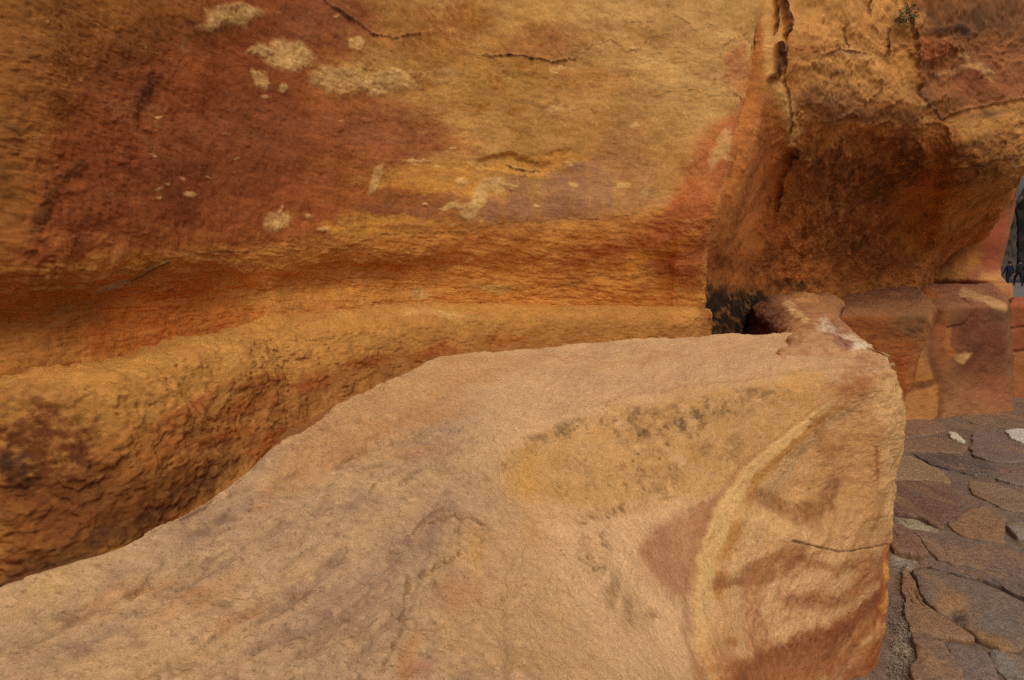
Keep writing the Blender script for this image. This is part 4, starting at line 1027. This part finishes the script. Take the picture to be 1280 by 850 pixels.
# ------------------------------------------------------------------ plant in the crack
M_LEAF = plain_mat('dusty_leaf', (.055, .075, .03), .7, .4, 40)
def plant(px, py, Y, r, label, seed):
    rd = random.Random(seed); c = W(px, py, Y)
    V, Fq = [], []
    for i in range(220):
        d = Vector((rd.gauss(0, 1), rd.gauss(0, .7) - .3, rd.gauss(0, 1))); d.normalize()
        o = Vector(c) + d * r * rd.random() ** .6
        a = Vector((rd.gauss(0, 1), rd.gauss(0, 1), rd.gauss(0, 1))); a.normalize()
        s = d.cross(a); s.normalize(); l = rd.uniform(.014, .032); w = l * .22
        u = (d + a * .7 + Vector((0, 0, -.3))).normalized()
        b = len(V)
        V += [o, o + u * l * .5 + s * w, o + u * l, o + u * l * .5 - s * w]; Fq.append((b, b + 1, b + 2, b + 3))
    o = make_mesh('plant', np.array([tuple(v) for v in V]), np.array(Fq), M_LEAF, smooth=False)
    st = []
    sq = []
    for i in range(9):
        d = Vector((rd.gauss(0, 1), -.4, rd.gauss(0, 1))).normalized() * r
        s = Vector((.003, 0, .002)); b = len(st); base = Vector(c) + Vector((0, .1, 0)); e = Vector(c) + d
        st += [base - s, base + s, e + s * .4, e - s * .4]; sq.append((b, b + 1, b + 2, b + 3))
    make_mesh('stem', np.array([tuple(v) for v in st]), np.array(sq), plain_mat('twig', (.09, .06, .03)), smooth=False, parent=o)
    tag(o, label, 'plant')
plant(1134, 20, 4.78, .075, 'small dusty green plant growing from the crack in the upper cliff', 3)

# ------------------------------------------------------------------ far canyon walls
def far_cliff(pts, Y, colr, label, seed):
    cols = []
    for px, pt in pts:
        t = W(px, pt, Y); g = W(px, 360, Y)
        cols.append([CAM + (t - CAM) * 1.12, t, t * .7 + np.array([g[0], Y - .4, 0]) * .3, t * .35 + np.array([g[0], Y - .2, 0]) * .65, np.array([g[0], Y - .8, -.3])])
    cols = [[np.array([q[0] * m_, q[1] * m_, q[2]]) for q in cols[0]] for m_ in (1.02, 1.004)] + cols
    def pf(P, n):
        p = Paint(P, colr, wf=.3, wamp=1)
        p.c *= np.clip(1 + .5 * fbm(P, .35, 5, .6, seed=seed), .4, 1.6)[:, None]
        return p.c, .35 * fbm(P, .9, 5, .65, seed=seed + 1) + .3 * terrace(fbm(P, .5, 4, .6, seed=seed + 2), 4, .8)
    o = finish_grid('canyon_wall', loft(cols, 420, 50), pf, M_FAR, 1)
    tag(o, label, 'canyon wall')
M_FAR = rock_mat('far_rock', .2, .1, .05)
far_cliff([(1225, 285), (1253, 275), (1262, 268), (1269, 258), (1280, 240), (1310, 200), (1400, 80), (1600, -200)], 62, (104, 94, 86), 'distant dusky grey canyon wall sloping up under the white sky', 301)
far_cliff([(1271.5, 264), (1274, 260), (1280, 251), (1310, 205), (1400, 100), (1600, -150)], 46, (44, 40, 37), 'canyon wall behind the walkers at the picture edge, its deep shade painted nearly black', 305)  # deep shadow on this wall is put into its rock colour

# ------------------------------------------------------------------ two walkers far down the path
def person(px, Y, H, top, legs, label, phase, facing, bagcol=None):
    g = W(px, 357, Y); x0, y0 = g[0], g[1]
    k = H / 1.72
    J = {'pel': (0, 0, .95), 'sp': (0, .01, 1.18), 'ch': (0, 0, 1.38), 'nk': (0, 0, 1.50), 'hb': (0, -.02, 1.57), 'hd': (0, -.02, 1.68),
         'sl': (-.19, 0, 1.42), 'el': (-.26, .03 + phase * .05, 1.14), 'wl': (-.25, -.08 + phase * .1, .92), 'fl': (-.25, -.12 + phase * .1, .82),
         'sr': (.19, 0, 1.42), 'er': (.26, .03 - phase * .05, 1.14), 'wr': (.25, -.08 - phase * .1, .92), 'fr': (.25, -.12 - phase * .1, .82),
         'hl': (-.10, 0, .90), 'kl': (-.11, -.03 - phase * .14, .50), 'al': (-.11, .05 - phase * .22, .09), 'tl': (-.12, -.12 - phase * .22, .04),
         'hr': (.10, 0, .90), 'kr': (.11, -.03 + phase * .14, .50), 'ar': (.11, .05 + phase * .22, .09), 'tr': (.12, -.12 + phase * .22, .04)}
    Rr = {'pel': .14, 'sp': .14, 'ch': .17, 'nk': .06, 'hb': .085, 'hd': .095, 'sl': .075, 'el': .052, 'wl': .042, 'fl': .035, 'sr': .075, 'er': .052, 'wr': .042, 'fr': .035,
          'hl': .095, 'kl': .068, 'al': .05, 'tl': .04, 'hr': .095, 'kr': .068, 'ar': .05, 'tr': .04}
    E = [('pel', 'sp'), ('sp', 'ch'), ('ch', 'nk'), ('nk', 'hb'), ('hb', 'hd'), ('ch', 'sl'), ('sl', 'el'), ('el', 'wl'), ('wl', 'fl'), ('ch', 'sr'), ('sr', 'er'), ('er', 'wr'), ('wr', 'fr'),
         ('pel', 'hl'), ('hl', 'kl'), ('kl', 'al'), ('al', 'tl'), ('pel', 'hr'), ('hr', 'kr'), ('kr', 'ar'), ('ar', 'tr')]
    names = list(J); ca, sa = math.cos(facing), math.sin(facing)
    V = [((x * ca - y * sa) * k, (x * sa + y * ca) * k, z * k) for x, y, z in (J[q] for q in names)]
    me = bpy.data.meshes.new('person'); me.from_pydata(V, [(names.index(a), names.index(b)) for a, b in E], [])
    o = bpy.data.objects.new('person', me); COL.objects.link(o)
    md = o.modifiers.new('skin', 'SKIN'); md.use_smooth_shade = True
    if not me.skin_vertices: me.skin_vertices.new()
    for i, q in enumerate(names):
        sv = me.skin_vertices[0].data[i]; sv.radius = (Rr[q] * k, Rr[q] * k * (.75 if q in ('sp', 'ch', 'pel') else 1)); sv.use_root = (q == 'pel')
    o.modifiers.new('sub', 'SUBSURF').levels = 2
    dg = bpy.context.evaluated_depsgraph_get(); m2 = bpy.data.meshes.new_from_object(o.evaluated_get(dg))
    o.modifiers.clear(); o.data = m2; m2.name = 'person'
    skin = plain_mat('skin', (.35, .2, .13)); mt = plain_mat('jacket', top); ml = plain_mat('trousers', legs); sh = plain_mat('shoe', (.03, .025, .02))
    m2.materials.clear()
    for m in (skin, mt, ml, sh): m2.materials.append(m)
    for f in m2.polygons:
        z = f.center.z / k; r = math.hypot(f.center.x, f.center.y) / k
        f.material_index = 0 if (z > 1.50 or (r > .2 and .7 < z < .90)) else 1 if z > .93 else 2 if z > .09 else 3
        f.use_smooth = True
    o.location = (x0, y0, 0)
    # hair cap
    hv, hq = [], []
    n1, n2 = 7, 12
    for i in range(n1):
        a = math.pi * .58 * i / (n1 - 1)
        for j in range(n2):
            b = 2 * math.pi * j / n2
            hv.append((.108 * k * math.sin(a) * math.cos(b), .02 * ca + .116 * k * math.sin(a) * math.sin(b), 1.66 * k + .12 * k * math.cos(a)))
    h = make_mesh('hair', np.array(hv), grid_quads(n1, n2, True), plain_mat('hair', (.025, .018, .014)), parent=o)
    if bagcol is not None:
        bv = []
        for z, w, dp in ((1.02, .15, .05), (1.08, .17, .11), (1.3, .16, .12), (1.42, .12, .08), (1.46, .06, .03)):
            for j in range(16):
                a = 2 * math.pi * j / 16
                bx = w * math.copysign(abs(math.cos(a)) ** .6, math.cos(a)); by = .17 + dp * math.copysign(abs(math.sin(a)) ** .6, math.sin(a))
                bv.append(((bx * ca - by * sa) * k, (bx * sa + by * ca) * k, z * k))
        bo = make_mesh('backpack', np.array(bv), grid_quads(5, 16, True), plain_mat('backpack_cloth', bagcol))
        bo.location = o.location
        tag(bo, 'dark navy backpack worn by the walker in the blue jacket', 'backpack')
    tag(o, label, 'person')
person(1259, 38, 1.66, (.010, .013, .035), (.012, .012, .018), 'person in a blue jacket half hidden by the cliff foot', .8, math.pi)
person(1272, 39, 1.78, (.02, .02, .025), (.012, .012, .016), 'person in black clothes walking away at the picture edge', -.9, math.pi)

# ------------------------------------------------------------------ light
SUN_EL, SUN_AZ = math.radians(58), math.radians(162)     # azimuth clockwise from +Y: behind the camera, to the right
w = bpy.data.worlds.new('World'); SC.world = w; w.use_nodes = True
nt = w.node_tree; bg = nt.nodes['Background']
sky = nt.nodes.new('ShaderNodeTexSky'); sky.sky_type = 'NISHITA'; sky.sun_disc = False
sky.sun_elevation = SUN_EL; sky.sun_rotation = SUN_AZ; sky.dust_density = 9.0; sky.air_density = 1.0; sky.ozone_density = 0.6
nt.links.new(sky.outputs['Color'], bg.inputs['Color']); bg.inputs['Strength'].default_value = .15
ld = bpy.data.lights.new('Sun', 'SUN'); ld.energy = 1.25; ld.angle = math.radians(50); ld.color = (1.0, 1.0, .80)
lo = bpy.data.objects.new('Sun', ld); COL.objects.link(lo)
dirv = Vector((math.sin(SUN_AZ) * math.cos(SUN_EL), math.cos(SUN_AZ) * math.cos(SUN_EL), math.sin(SUN_EL)))
lo.rotation_euler = dirv.to_track_quat('Z', 'Y').to_euler(); lo.location = dirv * 30

cd = bpy.data.cameras.new('Camera'); cam = bpy.data.objects.new('Camera', cd); COL.objects.link(cam)
cam.location = CAM; cam.rotation_euler = (math.pi / 2 - PITCH, 0, 0)
cd.sensor_width = 36; cd.lens = FPX / 1280 * 36; cd.clip_start = .02; cd.clip_end = 3000
SC.camera = cam
vs = SC.view_settings; vs.view_transform = 'Standard'; vs.look = 'None'; vs.gamma = 1; vs.use_curve_mapping = False; vs.exposure = -0.82
SC.cycles.use_denoising = False   # the grain of the sandstone would be smoothed away
